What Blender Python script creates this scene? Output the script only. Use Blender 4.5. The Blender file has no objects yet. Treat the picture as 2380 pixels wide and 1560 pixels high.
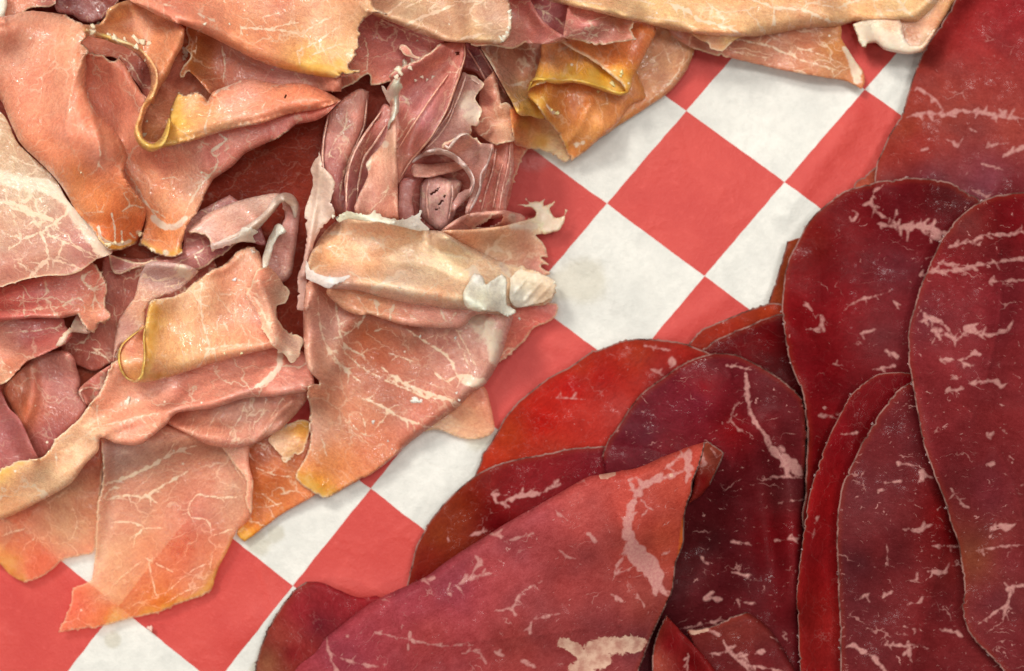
import bpy, math, random
import numpy as np
from mathutils import Vector, geometry

# ------------------------------------------------------------------ camera, light, exposure
scene = bpy.context.scene
K = 0.0254 / 281.0          # metres on the paper per photo unit (photo = 2380 x 1560 units)
HC = 0.345                  # camera height above the paper
CX, CY = 1190.0, 780.0

cam_d = bpy.data.cameras.new("camera")
cam = bpy.data.objects.new("camera", cam_d)
scene.collection.objects.link(cam)
cam.location = (0, 0, HC)
cam.rotation_euler = (0, 0, 0)
cam_d.sensor_width = 36.0
cam_d.lens = 36.0 * HC / (2380 * K)
cam_d.clip_start = 0.01
cam_d.clip_end = 20
cam_d.dof.use_dof = True
cam_d.dof.focus_distance = HC - 0.021
cam_d.dof.aperture_fstop = 10.0
scene.camera = cam
scene.render.resolution_x = 1024
scene.render.resolution_y = 671

world = bpy.data.worlds.new("World")
scene.world = world
world.use_nodes = True
world.node_tree.nodes['Background'].inputs['Color'].default_value = (1.0, 0.93, 0.86, 1)
world.node_tree.nodes['Background'].inputs['Strength'].default_value = 0.23

def area(name, loc, size, power, color, target=(0, 0, 0), sy=None):
    d = bpy.data.lights.new(name, 'AREA')
    d.size = size
    if sy:
        d.shape = 'RECTANGLE'; d.size_y = sy
    d.energy = power
    d.color = color
    o = bpy.data.objects.new(name, d)
    scene.collection.objects.link(o)
    o.location = loc
    o.rotation_euler = (Vector(target) - Vector(loc)).to_track_quat('-Z', 'Y').to_euler()
    return o

area("key_lamp", (-0.34, 0.52, 0.75), 0.17, 6.4, (1.0, 0.95, 0.88), (-0.04, 0.02, 0))
area("ceiling_lamp", (0.25, 0.25, 1.15), 0.5, 5.0, (1.0, 0.97, 0.93), (0, 0, 0), 0.25)
area("side_lamp", (-0.75, -0.1, 0.5), 0.06, 1.6, (1.0, 0.95, 0.9), (0, 0, 0))
for i_, (lx, ly, lz) in enumerate([(-0.42, 0.38, 1.0), (-0.06, 0.30, 1.05), (0.34, 0.26, 1.0), (-0.30, -0.02, 1.05), (0.10, -0.20, 1.0), (-0.16, 0.60, 1.0)]):
    area("ceiling_spot", (lx, ly, lz), 0.08, 1.15, (1.0, 0.97, 0.93))

scene.view_settings.view_transform = 'Standard'
scene.view_settings.look = 'None'
scene.view_settings.exposure = 0.0
scene.view_settings.gamma = 1.0
scene.view_settings.use_curve_mapping = False
scene.render.engine = 'CYCLES'
scene.cycles.max_bounces = 5
scene.cycles.transparent_max_bounces = 12

# ------------------------------------------------------------------ helpers
rng = np.random.default_rng(7)
MM = 0.001
T = 4.0                                 # step of the stacking height map, photo units
X0, Y0, X1, Y1 = -360, -360, 2760, 1920
NX, NY = int((X1 - X0) / T) + 1, int((Y1 - Y0) / T) + 1
GX, GY = np.meshgrid(X0 + T * np.arange(NX), Y0 + T * np.arange(NY))
HM = np.zeros((NY, NX))                 # top of everything laid down so far (metres)

def world_pos(x, y, z):
    f = (HC - z) / HC
    return (x - CX) * K * f, -(y - CY) * K * f, z

FR = {'V': (0, 0, 1), 'A': (0, 0, .38141), 'B': (714, 0, .38141), 'C': (1547, 0, .38141), 'D': (0, 476, .38141),
      'E': (595, 416.5, .38141), 'F': (1547, 357, .38141), 'G': (0, 965, .38141), 'H': (833, 773.5, .38141),
      'I': (1428, 965, .4), 'J': (535.5, 1143.6, .35)}

def fx(fr, x, y):
    a, b, s = FR[fr]
    return a + s * x, b + s * y

def gauss(a, s):
    if s <= 0: return a
    r = int(3 * s) + 1
    k = np.exp(-0.5 * (np.arange(-r, r + 1) / s) ** 2); k /= k.sum()
    n = a.shape
    p = np.pad(a, ((r, r), (0, 0)), 'edge')
    o = sum(k[i] * p[i:i + n[0]] for i in range(2 * r + 1))
    p = np.pad(o, ((0, 0), (r, r)), 'edge')
    return sum(k[i] * p[:, i:i + n[1]] for i in range(2 * r + 1))

def maxf(a, r):
    o = a.copy()
    for ax in (0, 1):
        b = o.copy()
        for i in range(1, r + 1):
            for s in (i, -i):
                sh = np.roll(o, s, ax)
                b = np.maximum(b, sh)
        o = b
    return o

def noise_field(seed, scale):           # smooth random field over the height map, about -1..1
    r = np.random.default_rng(seed)
    a = gauss(r.standard_normal((NY, NX)), scale / T)
    return a / (a.std() * 2.0)

def sample(grid, x, y, ox, oy):
    u = np.clip((x - ox) / T, 0, grid.shape[1] - 1.001); v = np.clip((y - oy) / T, 0, grid.shape[0] - 1.001)
    i = u.astype(int); j = v.astype(int); a = u - i; b = v - j
    return (grid[j, i] * (1 - a) * (1 - b) + grid[j, i + 1] * a * (1 - b) + grid[j + 1, i] * (1 - a) * b + grid[j + 1, i + 1] * a * b)

def inpoly(px, py, poly):
    ins = np.zeros(px.shape, bool)
    n = len(poly)
    for i in range(n):
        x1, y1 = poly[i]; x2, y2 = poly[(i + 1) % n]
        if y1 == y2: continue
        c = ((y1 > py) != (y2 > py)) & (px < (x2 - x1) * (py - y1) / (y2 - y1) + x1)
        ins ^= c
    return ins

def segdist(px, py, segs, w=None):
    """min distance to segments; with w returns max(w_i - d)"""
    best = np.full(px.shape, 1e9)
    for i, (ax, ay, bx, by) in enumerate(segs):
        dx, dy = bx - ax, by - ay
        L = dx * dx + dy * dy + 1e-9
        t = np.clip(((px - ax) * dx + (py - ay) * dy) / L, 0, 1)
        d = np.hypot(px - ax - t * dx, py - ay - t * dy)
        if w is not None: d = d - (w[i][0] + (w[i][1] - w[i][0]) * t)
        best = np.minimum(best, d)
    return best

def catmull(p0, p1, p2, p3, n):
    t = np.linspace(0, 1, n, endpoint=False)[:, None]
    p0, p1, p2, p3 = map(np.array, (p0, p1, p2, p3))
    m1 = (p2 - p0) / 2; m2 = (p3 - p1) / 2
    L = np.hypot(*(p2 - p1))
    for m in (m1, m2):
        l = np.hypot(*m)
        if l > L: m *= L / l
    return (2 * t**3 - 3 * t**2 + 1) * p1 + (t**3 - 2 * t**2 + t) * m1 + (-2 * t**3 + 3 * t**2) * p2 + (t**3 - t**2) * m2

def fnoise(s, seed, octs=((60, 1.0), (25, .5), (11, .35), (5.5, .22))):
    """1-D fractal noise along arclength"""
    r = np.random.default_rng(seed)
    o = np.zeros_like(s)
    for wl, a in octs:
        k = np.arange(int(s.max() / wl) + 4); v = r.uniform(-1, 1, len(k))
        o += a * np.interp(s / wl, k, v)
    return o

def smooth_line(pts, step=6):
    out = []
    n = len(pts)
    for i in range(n - 1):
        p1, p2 = pts[i], pts[i + 1]
        p0 = pts[i - 1] if i > 0 else p1
        p3 = pts[i + 2] if i + 2 < n else p2
        L = math.hypot(p2[0] - p1[0], p2[1] - p1[1])
        out.append(catmull(p0, p1, p2, p3, max(1, int(L / step))))
    out.append(np.array([pts[-1]], float))
    return np.vstack(out)

def parse_out(s, fr, jag, seed):
    """'f x,y x,y c x,y ...' -> outline points + per-segment kind. f = folded over, c = ragged cut, s = smooth edge"""
    pts, kinds, kd, corner = [], [], 's', []
    for t in s.split():
        if t in 'fcs': kd = t; continue
        cn = t.startswith('!')
        x, y = map(float, t.lstrip('!').split(','))
        pts.append(fx(fr, x, y)); kinds.append(kd); corner.append(cn)
    n = len(pts)
    P, KD = [], []
    for i in range(n):
        p1, p2 = pts[i], pts[(i + 1) % n]
        p0, p3 = pts[i - 1], pts[(i + 2) % n]
        if kinds[i - 1] != kinds[i] or corner[i]: p0 = p1
        if kinds[(i + 1) % n] != kinds[i] or corner[(i + 1) % n]: p3 = p2
        L = math.hypot(p2[0] - p1[0], p2[1] - p1[1])
        if L < .01: continue
        k = kinds[i]
        q = catmull(p0, p1, p2, p3, max(1, int(L / (2.6 if k == 'c' else 5))))
        P.append(q); KD += [k] * len(q)
    P = np.vstack(P)
    d = np.roll(P, -1, 0) - np.roll(P, 1, 0)
    nrm = np.stack([d[:, 1], -d[:, 0]], 1) / (np.hypot(d[:, 0], d[:, 1])[:, None] + 1e-6)
    s_ = np.cumsum(np.hypot(*(P - np.roll(P, 1, 0)).T))
    amp = np.array([{'c': jag, 'f': .9, 's': 1.3}[k] for k in KD])
    amp = (amp + np.roll(amp, 1) + np.roll(amp, -1)) / 3
    oc = fnoise(s_, seed)
    spike = fnoise(s_, seed + 5, ((9, 1.), (4, .8)))
    P = P + nrm * (amp * (oc * .75 + np.maximum(spike - .55, 0) * 1.6))[:, None]
    return P, KD

def idw(spec, x, y, fr, p=2.5):
    if not isinstance(spec, list):
        return np.full(x.shape, float(spec))
    num = 0; den = 0
    for e in spec:
        ax, ay = fx(fr, e[0], e[1])
        w = 1.0 / (np.hypot(x - ax, y - ay) + 12.0) ** p
        num = num + w * e[2]; den = den + w
    return num / den

def s2l(h):
    if isinstance(h, str):
        h = [int(h[i:i + 2], 16) / 255 for i in (0, 2, 4)]
    return np.array([c / 12.92 if c <= .04045 else ((c + .055) / 1.055) ** 2.4 for c in h])

def tint_field(spec, x, y, fr, gain):
    if isinstance(spec, str): spec = [(0, 0, spec)]
    num = np.zeros(x.shape + (3,)); den = 0
    for e in spec:
        ax, ay = fx(fr, e[0], e[1])
        w = 1.0 / (np.hypot(x - ax, y - ay) + 14.0) ** 2.5
        num += w[..., None] * s2l(e[2]); den = den + w
    return np.clip(num / den[..., None] * np.array(gain), 0, .92)

def vein_segs(spec, fr, seed, twig=1.0, beefy=False):
    r = random.Random(seed)
    segs, ws, pts = [], [], []
    tw = .85 if beefy else .45
    def add(line, w, taper=True):
        n = len(line)
        ph = r.random() * 99
        for i in range(n - 1):
            def ww(k):
                t = k / max(1, n - 1)
                e = min(1.0, 4 * min(t, 1 - t) + .25) if taper else 1
                return w * e * (0.75 + .38 * math.sin(ph + k * 1.1) + .2 * math.sin(ph * 2 + k * 2.7))
            segs.append((*line[i], *line[i + 1])); ws.append((ww(i), ww(i + 1)))
            pts.append(line[i])
    for v in spec:
        w = v[0]; c = [fx(fr, v[i], v[i + 1]) for i in range(1, len(v), 2)]
        if len(c) < 2: continue
        L = smooth_line(c, 5)
        L = L + np.array([[r.uniform(-1, 1), r.uniform(-1, 1)] for _ in L]) * min(2.2, .8 + w * .3)
        add(L, w * .9)
        if beefy: w = w * .95
        nt = int(len(L) * 5 / 30 * twig * r.uniform(.7, 1.3))
        for _ in range(nt):
            i = r.randrange(0, len(L) - 1)
            a = math.atan2(*(L[i + 1] - L[i])[::-1]) + r.choice((-1, 1)) * r.uniform(.5, 1.3)
            ln = (r.uniform(5, 15) + w if beefy else r.uniform(9, 30)) * (0.6 + min(w, 5) * .12)
            q = [L[i]]
            for k in range(int(ln / 5) + 1):
                a += r.uniform(-.35, .35)
                q.append(q[-1] + np.array([math.cos(a), math.sin(a)]) * 5)
            q = np.array(q)
            n = len(q)
            for k in range(n - 1):
                segs.append((*q[k], *q[k + 1])); ws.append((w * tw * (1 - k / n), w * tw * (1 - (k + 1) / n)))
                pts.append(q[k])
    return segs, ws, pts

def blob_field(spec, x, y, fr):
    """soft regions: entries (x, y, r) or polylines (r, x,y,x,y..) given as ('l', r, x,y,...)"""
    o = np.full(x.shape, -1.0)
    for e in spec:
        if e[0] == 'l':
            c = [fx(fr, e[i], e[i + 1]) for i in range(2, len(e), 2)]
            L = smooth_line(c, 12)
            r = e[1] * FR[fr][2]
            d = segdist(x, y, [(*L[i], *L[i + 1]) for i in range(len(L) - 1)])
            o = np.maximum(o, 1 - d / r)
        else:
            ax, ay = fx(fr, e[0], e[1])
            o = np.maximum(o, 1 - np.hypot(x - ax, y - ay) / (e[2] * FR[fr][2]))
    return o

_seed = [100]
THINGS = {}

def mesh_object(name, verts, faces, mat, attrs=None, uv=None):
    me = bpy.data.meshes.new(name)
    me.from_pydata(verts, [], faces)
    me.update()
    me.polygons.foreach_set('use_smooth', [True] * len(me.polygons))
    for k, v in (attrs or {}).items():
        if v.ndim == 2:
            a = me.color_attributes.new(k, 'FLOAT_COLOR', 'POINT')
            a.data.foreach_set('color', np.hstack([v, np.ones((len(v), 1))]).astype(np.float32).ravel())
        else:
            a = me.attributes.new(k, 'FLOAT', 'POINT')
            a.data.foreach_set('value', v.astype(np.float32))
    if uv is not None:
        l = me.uv_layers.new(name='grain')
        idx = np.empty(len(me.loops), np.int32); me.loops.foreach_get('vertex_index', idx)
        l.data.foreach_set('uv', uv[idx].astype(np.float32).ravel())
    me.materials.append(mat)
    o = bpy.data.objects.new(name, me)
    scene.collection.objects.link(o)
    return o

def tag(o, label, cat, group=None):
    o['label'] = label; o['category'] = cat
    if group: o['group'] = group

def patch(name, mat, fr, out, tint, z=0.5, R=14, stiff=36, jag=4, wr=(.5, 60), cr=(), veins=(), twig=1.0, fat=(), yel=(),
          tr=.0, net=.7, grain=0, thick=.28, gap=.25, holes=(), drop=None, seed=None, step=4.6, gain=1.22, rim=1.0, gloss=1.0, base=None):
    """one draped sheet of meat: rests on whatever was laid before, with folded edges rolled down. Heights in mm"""
    global HM
    _seed[0] += 17
    sd = seed or _seed[0]
    P, KD = parse_out(out, fr, jag, sd)
    x0, y0 = P.min(0) - 24; x1, y1 = P.max(0) + 24
    i0 = max(0, int((x0 - X0) / T)); i1 = min(NX, int((x1 - X0) / T) + 2)
    j0 = max(0, int((y0 - Y0) / T)); j1 = min(NY, int((y1 - Y0) / T) + 2)
    gx, gy, D = GX[j0:j1, i0:i1], GY[j0:j1, i0:i1], HM[j0:j1, i0:i1]
    ox, oy = X0 + T * i0, Y0 + T * j0
    M = inpoly(gx, gy, P).astype(float)
    g = gap * MM
    Md = (gauss(M, .8) > .02).astype(float)
    s = stiff / T
    z0 = gauss(D * Md, s) / (gauss(Md, s) + 1e-4)
    Dd = np.where(Md > 0, D, 0)
    zz = z0
    for _ in range(4):
        viol = np.maximum(Dd + g - zz, 0) * Md
        zz = zz + gauss(maxf(viol, 1), max(1.5, s * .45)) * 1.35
    zz = np.maximum(zz, np.where(Md > 0, D + g, -1))
    add = idw(z, gx, gy, fr) * MM
    zz = zz + np.maximum(add, 0)
    if base is not None:
        zz = np.maximum(zz, idw(base, gx, gy, fr) * MM)
    if wr[0]:
        wr = (wr[0] * .7, wr[1])
        nz = noise_field(sd, wr[1])[j0:j1, i0:i1]
        zz = zz + wr[0] * MM * (nz * .7 + .35)
        nz2 = noise_field(sd + 1, wr[1] * .35)[j0:j1, i0:i1]
        zz = zz + wr[0] * .22 * MM * nz2
    for c in cr:                        # creases: (height mm, half width px, x,y,...)
        pts = [fx(fr, c[i], c[i + 1]) for i in range(2, len(c), 2)]
        L = smooth_line(pts, 12)
        w = c[1] * FR[fr][2]
        d = segdist(gx, gy, [(*L[i], *L[i + 1]) for i in range(len(L) - 1)])
        zz = zz + c[0] * MM * np.exp(-(d / w) ** 2)
    n = len(P)
    segs = [(*P[i], *P[(i + 1) % n]) for i in range(n)]
    fs = [segs[i] for i in range(n) if KD[i] == 'f']
    Rv = R
    if fs and Rv > 0:
        dd = segdist(gx, gy, fs)
        inside = M > .5
        t = np.where(inside, np.clip(dd / Rv, 0, 1), 0)
        dh = (drop if drop is not None else Rv * K / MM * .75) * MM
        zz = zz - dh * (1 - np.sqrt(np.clip(1 - (1 - t) ** 2, 0, 1)))
    zz = np.maximum(zz, D + g * .6)
    # mesh
    st = step
    gain = gain * (np.array([1.04, .66, .58]) * .62 if mat is BEEF else np.array([1.10, 1.0, .99]) if mat is HAM else np.ones(3) * 1.1)
    ax = np.arange(P[:, 0].min(), P[:, 0].max() + st, st); ay = np.arange(P[:, 1].min(), P[:, 1].max() + st, st * .87)
    qx, qy = np.meshgrid(ax, ay); qx = qx + (np.arange(len(ay)) % 2)[:, None] * st / 2
    qx = qx.ravel() + rng.uniform(-.5, .5, qx.size); qy = qy.ravel() + rng.uniform(-.5, .5, qy.size)
    keep = inpoly(qx, qy, P) & (qx > -130) & (qx < 2510) & (qy > -130) & (qy < 1690)
    qx, qy = qx[keep], qy[keep]
    d = segdist(qx, qy, segs[::2] if n > 400 else segs)
    k2 = d > 1.6
    qx, qy = qx[k2], qy[k2]
    vs, vw, vp = vein_segs(veins, fr, sd, twig, mat is BEEF)
    dP = np.roll(P, -2, 0) - np.roll(P, 2, 0)
    nP = np.stack([dP[:, 1], -dP[:, 0]], 1) / (np.hypot(dP[:, 0], dP[:, 1])[:, None] + 1e-6)
    isc = np.array([k == 'c' for k in KD])
    ring = []
    if isc.any():
        for off_ in (2.2, 4.4):
            for sg in (1, -1):
                c_ = (P + nP * off_ * sg)[isc]
                c_ = c_[inpoly(c_[:, 0], c_[:, 1], P)]
                if len(c_):
                    d_ = segdist(c_[:, 0], c_[:, 1], segs)
                    ring.append(c_[d_ > off_ * .8])
        ring = np.vstack(ring)
        dq = segdist(qx, qy, [segs[i] for i in range(n) if isc[i]])
        qx, qy = qx[dq > 5.6], qy[dq > 5.6]
    pts = [Vector(p) for p in P]
    extra = [(a, b) for a, b in zip(qx, qy)]
    if len(ring): extra += [tuple(a) for a in ring if -130 < a[0] < 2510 and -130 < a[1] < 1690]
    if vp:
        vpa = np.array(vp); kk = inpoly(vpa[:, 0], vpa[:, 1], P)
        vpa = vpa[kk]
        if len(vpa):
            dv = segdist(vpa[:, 0], vpa[:, 1], segs)
            extra += [tuple(a) for a in vpa[dv > 2.0]]
    faces_in = [list(range(n))]
    hl = []
    for h in holes:
        hp = np.array([fx(fr, h[i], h[i + 1]) for i in range(0, len(h), 2)])
        hl.append(hp)
    pts += [Vector(e) for e in extra]
    vo, eo, fo, ov, oe, of = geometry.delaunay_2d_cdt(pts, [(i, (i + 1) % n) for i in range(n)], [], 0, .02)
    V = np.array([(v.x, v.y) for v in vo])
    F = np.array([f for f in fo if len(f) == 3])
    c = V[F].mean(1)
    ok = inpoly(c[:, 0], c[:, 1], P)
    for hp in hl: ok &= ~inpoly(c[:, 0], c[:, 1], hp)
    F = F[ok]
    a = V[F]
    ar = (a[:, 1, 0] - a[:, 0, 0]) * (a[:, 2, 1] - a[:, 0, 1]) - (a[:, 2, 0] - a[:, 0, 0]) * (a[:, 1, 1] - a[:, 0, 1])
    F = F[abs(ar) > 1e-4]; ar = ar[abs(ar) > 1e-4]
    F[ar > 0] = F[ar > 0][:, ::-1]      # y is flipped in the world, so this faces up
    used = np.unique(F); rm = -np.ones(len(V), int); rm[used] = np.arange(len(used))
    V = V[used]; F = rm[F]
    x, y = V[:, 0], V[:, 1]
    Z = sample(zz, x, y, ox, oy)
    th = thick * MM
    top = np.stack(world_pos(x, y, Z + th), 1); bot = np.stack(world_pos(x, y, Z), 1)
    N = len(V)
    E = np.vstack([F[:, [0, 1]], F[:, [1, 2]], F[:, [2, 0]]])
    key = E[:, 0].astype(np.int64) * N + E[:, 1]; rkey = E[:, 1].astype(np.int64) * N + E[:, 0]
    be = E[~np.isin(key, rkey)]
    faces = F.tolist() + (F[:, ::-1] + N).tolist() + [(int(a), int(a) + N, int(b) + N, int(b)) for a, b in be]
    cs = [segs[i] for i in range(n) if KD[i] == 'c']
    de = segdist(x, y, cs) if cs else np.full(N, 99.)
    vein = -segdist(x, y, vs, vw) / 8 if vs else np.full(N, -1.)
    att = {'tint': tint_field(tint, x, y, fr, gain), 'edge': np.clip(de / 20 / max(rim, .01), 0, 5), 'vein': np.clip(vein, -1, 2),
           'fat': blob_field(fat, x, y, fr) if len(fat) else np.full(N, -1.), 'yel': blob_field(yel, x, y, fr) if len(yel) else np.full(N, -1.),
           'clear': idw(tr, x, y, fr), 'net': idw(net, x, y, fr), 'gloss': np.full(N, float(gloss))}
    att = {k: np.concatenate([v, v]) for k, v in att.items()}
    ca, sa = math.cos(math.radians(grain)), math.sin(math.radians(grain))
    r = np.random.default_rng(sd); off = r.uniform(0, 40, 2)
    u = (x * ca + y * sa) / 100 + off[0]; v = (-x * sa + y * ca) / 100 + off[1]
    uv = np.stack([u, v], 1); uv = np.vstack([uv, uv])
    o = mesh_object(name, np.vstack([top, bot]).tolist(), faces, SOLID[mat] if (not isinstance(tr, list) and tr < .01) else mat, att, uv)
    up = np.where(M > .5, np.maximum(D, zz + th), D)
    HM[j0:j1, i0:i1] = up
    return o

def ribbon(name, mat, fr, w, pts, tint, **kw):
    """narrow strip: the cut edge of a fold seen from above"""
    c = [fx(fr, pts[i], pts[i + 1]) for i in range(0, len(pts), 2)]
    L = smooth_line(c, 9)
    _seed[0] += 3
    r = np.random.default_rng(_seed[0])
    d = np.gradient(L, axis=0); nn = np.stack([-d[:, 1], d[:, 0]], 1) / (np.hypot(*d.T)[:, None] + 1e-6)
    n = len(L); t = np.linspace(0, 1, n)
    hw = w * FR[fr][2] * .5 * np.minimum(1, .25 + 5 * np.minimum(t, 1 - t)) * (1 + .3 * np.interp(np.arange(n), np.arange(0, n + 3, 3), r.uniform(-1, 1, len(np.arange(0, n + 3, 3)))))
    A = L + nn * hw[:, None]; B = (L - nn * hw[:, None])[::-1]
    s = 'f ' + ' '.join('%.1f,%.1f' % tuple(p) for p in A) + ' ' + ' '.join('%.1f,%.1f' % tuple(p) for p in B)
    kw.setdefault('R', max(3, w * FR[fr][2] * .5)); kw.setdefault('drop', .9); kw.setdefault('z', .5)
    kw.setdefault('stiff', 10); kw.setdefault('wr', (.1, 30)); kw.setdefault('step', 3.2)
    for k in ('yel', 'fat'):
        if k in kw: kw[k] = [(*fx(fr, e[0], e[1]), e[2] * FR[fr][2]) if e[0] != 'l' else e for e in kw[k]]
    if isinstance(tint, list): tint = [(*fx(fr, e[0], e[1]), e[2]) for e in tint]
    if isinstance(kw.get('z'), list): kw['z'] = [(*fx(fr, e[0], e[1]), e[2]) for e in kw['z']]
    return patch(name, mat, 'V', s, tint, **kw)

def crumb(name, mat, x, y, fr, r, tint, seed=1, sink=.35, flat=.6):
    x, y = fx(fr, x, y); r = r * FR[fr][2] * .72; flat = flat * .75; sink = .5
    rr = np.random.default_rng(seed * 31 + 7)
    i = int((x - X0) / T); j = int((y - Y0) / T)
    h = HM[j, i]
    vs, fs = [], []
    nu, nv = 12, 7
    ang = rr.uniform(0, 6.28); el = rr.uniform(1.1, 1.9)
    ph = rr.uniform(0, 6.28, 6)
    for b in range(nv + 1):
        th = math.pi * b / nv
        for a in range(nu):
            p = 2 * math.pi * a / nu
            q = r * (1 + .28 * math.sin(3 * p + ph[0]) * math.sin(th) + .2 * math.sin(5 * p + ph[1] + 2 * th) * math.sin(th) + .15 * math.sin(4 * th + ph[2]))
            dx, dy = q * el * math.sin(th) * math.cos(p), q * math.sin(th) * math.sin(p)
            X_, Y_ = x + dx * math.cos(ang) - dy * math.sin(ang), y + dx * math.sin(ang) + dy * math.cos(ang)
            zz = h + (q * math.cos(th) * flat + r * flat * (1 - 2 * sink)) * K
            vs.append(world_pos(X_, Y_, zz))
    for b in range(nv):
        for a in range(nu):
            a2 = (a + 1) % nu
            fs.append((b * nu + a, (b + 1) * nu + a, (b + 1) * nu + a2, b * nu + a2))
    N = len(vs); V = np.array(vs)
    att = {'tint': np.tile(np.clip(s2l(tint) * 1.2, 0, .9), (N, 1)), 'edge': np.full(N, 5.), 'vein': np.full(N, -1.), 'fat': np.full(N, -1.), 'yel': np.full(N, -1.),
           'clear': np.full(N, .0), 'net': np.full(N, 0.), 'gloss': np.full(N, 1.)}
    return mesh_object(name, vs, fs, SOLID[mat], att, V[:, :2] / K / 100)

def slice_(name, label, cat, parts, group=None, loc=None):
    """parts: meshes of one slice. One mesh -> the thing itself; several -> an Empty with the parts as children"""
    parts = [p for p in parts if p]
    if len(parts) == 1:
        o = parts[0]; o.name = name
        # origin at the slice's own base
        me = o.data
        n = len(me.vertices); co = np.empty(n * 3); me.vertices.foreach_get('co', co); co = co.reshape(-1, 3)
        b = np.array([co[:, 0].mean(), co[:, 1].mean(), co[:, 2].min()])
        me.vertices.foreach_set('co', (co - b).ravel()); me.update(); o.location = b
        tag(o, label, cat, group); return o
    allc = []
    for p in parts:
        n = len(p.data.vertices); co = np.empty(n * 3); p.data.vertices.foreach_get('co', co); allc.append(co.reshape(-1, 3))
    c = allc[0]
    b = np.array([c[:, 0].mean(), c[:, 1].mean(), c[:, 2].min()])
    e = bpy.data.objects.new(name, None); scene.collection.objects.link(e)
    e.empty_display_size = .01; e.location = b
    for p, c in zip(parts, allc):
        p.data.vertices.foreach_set('co', (c - b).ravel()); p.data.update(); p.parent = parts[0] if 'crumb' in p.name and 'crumb' not in parts[0].name else e
    tag(e, label, cat, group)
    return e

# ------------------------------------------------------------------ materials
class NT:
    def __init__(s, name):
        s.m = bpy.data.materials.new(name); s.m.use_nodes = True
        s.t = s.m.node_tree; s.t.nodes.clear()
    def n(s, typ, ins=None, **kw):
        nd = s.t.nodes.new(typ)
        for k, v in kw.items(): setattr(nd, k, v)
        for k, v in (ins or {}).items():
            if hasattr(v, 'is_output'): s.t.links.new(v, nd.inputs[k])
            else: nd.inputs[k].default_value = v
        return nd
    def attr(s, a): return s.n('ShaderNodeAttribute', attribute_name=a)
    def math(s, op, a, b=0.0, c=None, clamp=False):
        i = {0: a, 1: b}
        if c is not None: i[2] = c
        return s.n('ShaderNodeMath', i, operation=op, use_clamp=clamp).outputs[0]
    def sstep(s, v, lo, hi, a=0.0, b=1.0):
        return s.n('ShaderNodeMapRange', {'Value': v, 'From Min': lo, 'From Max': hi, 'To Min': a, 'To Max': b}, interpolation_type='SMOOTHSTEP').outputs[0]
    def mix(s, f, a, b, blend='MIX'):
        nd = s.n('ShaderNodeMix', data_type='RGBA', blend_type=blend)
        for k, v in ((0, f), (6, a), (7, b)):
            if hasattr(v, 'is_output'): s.t.links.new(v, nd.inputs[k])
            else: nd.inputs[k].default_value = v
        return nd.outputs[2]
    def noise(s, vec, scale, detail=3, rough=.55, out='Fac', dist=0.0):
        return s.n('ShaderNodeTexNoise', {'Vector': vec, 'Scale': scale, 'Detail': detail, 'Roughness': rough, 'Distortion': dist}).outputs[out]
    def mapping(s, vec, scale, loc=(0, 0, 0)):
        return s.n('ShaderNodeMapping', {'Vector': vec, 'Scale': scale, 'Location': loc}).outputs[0]

def C(h): return (*s2l(h), 1)

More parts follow.
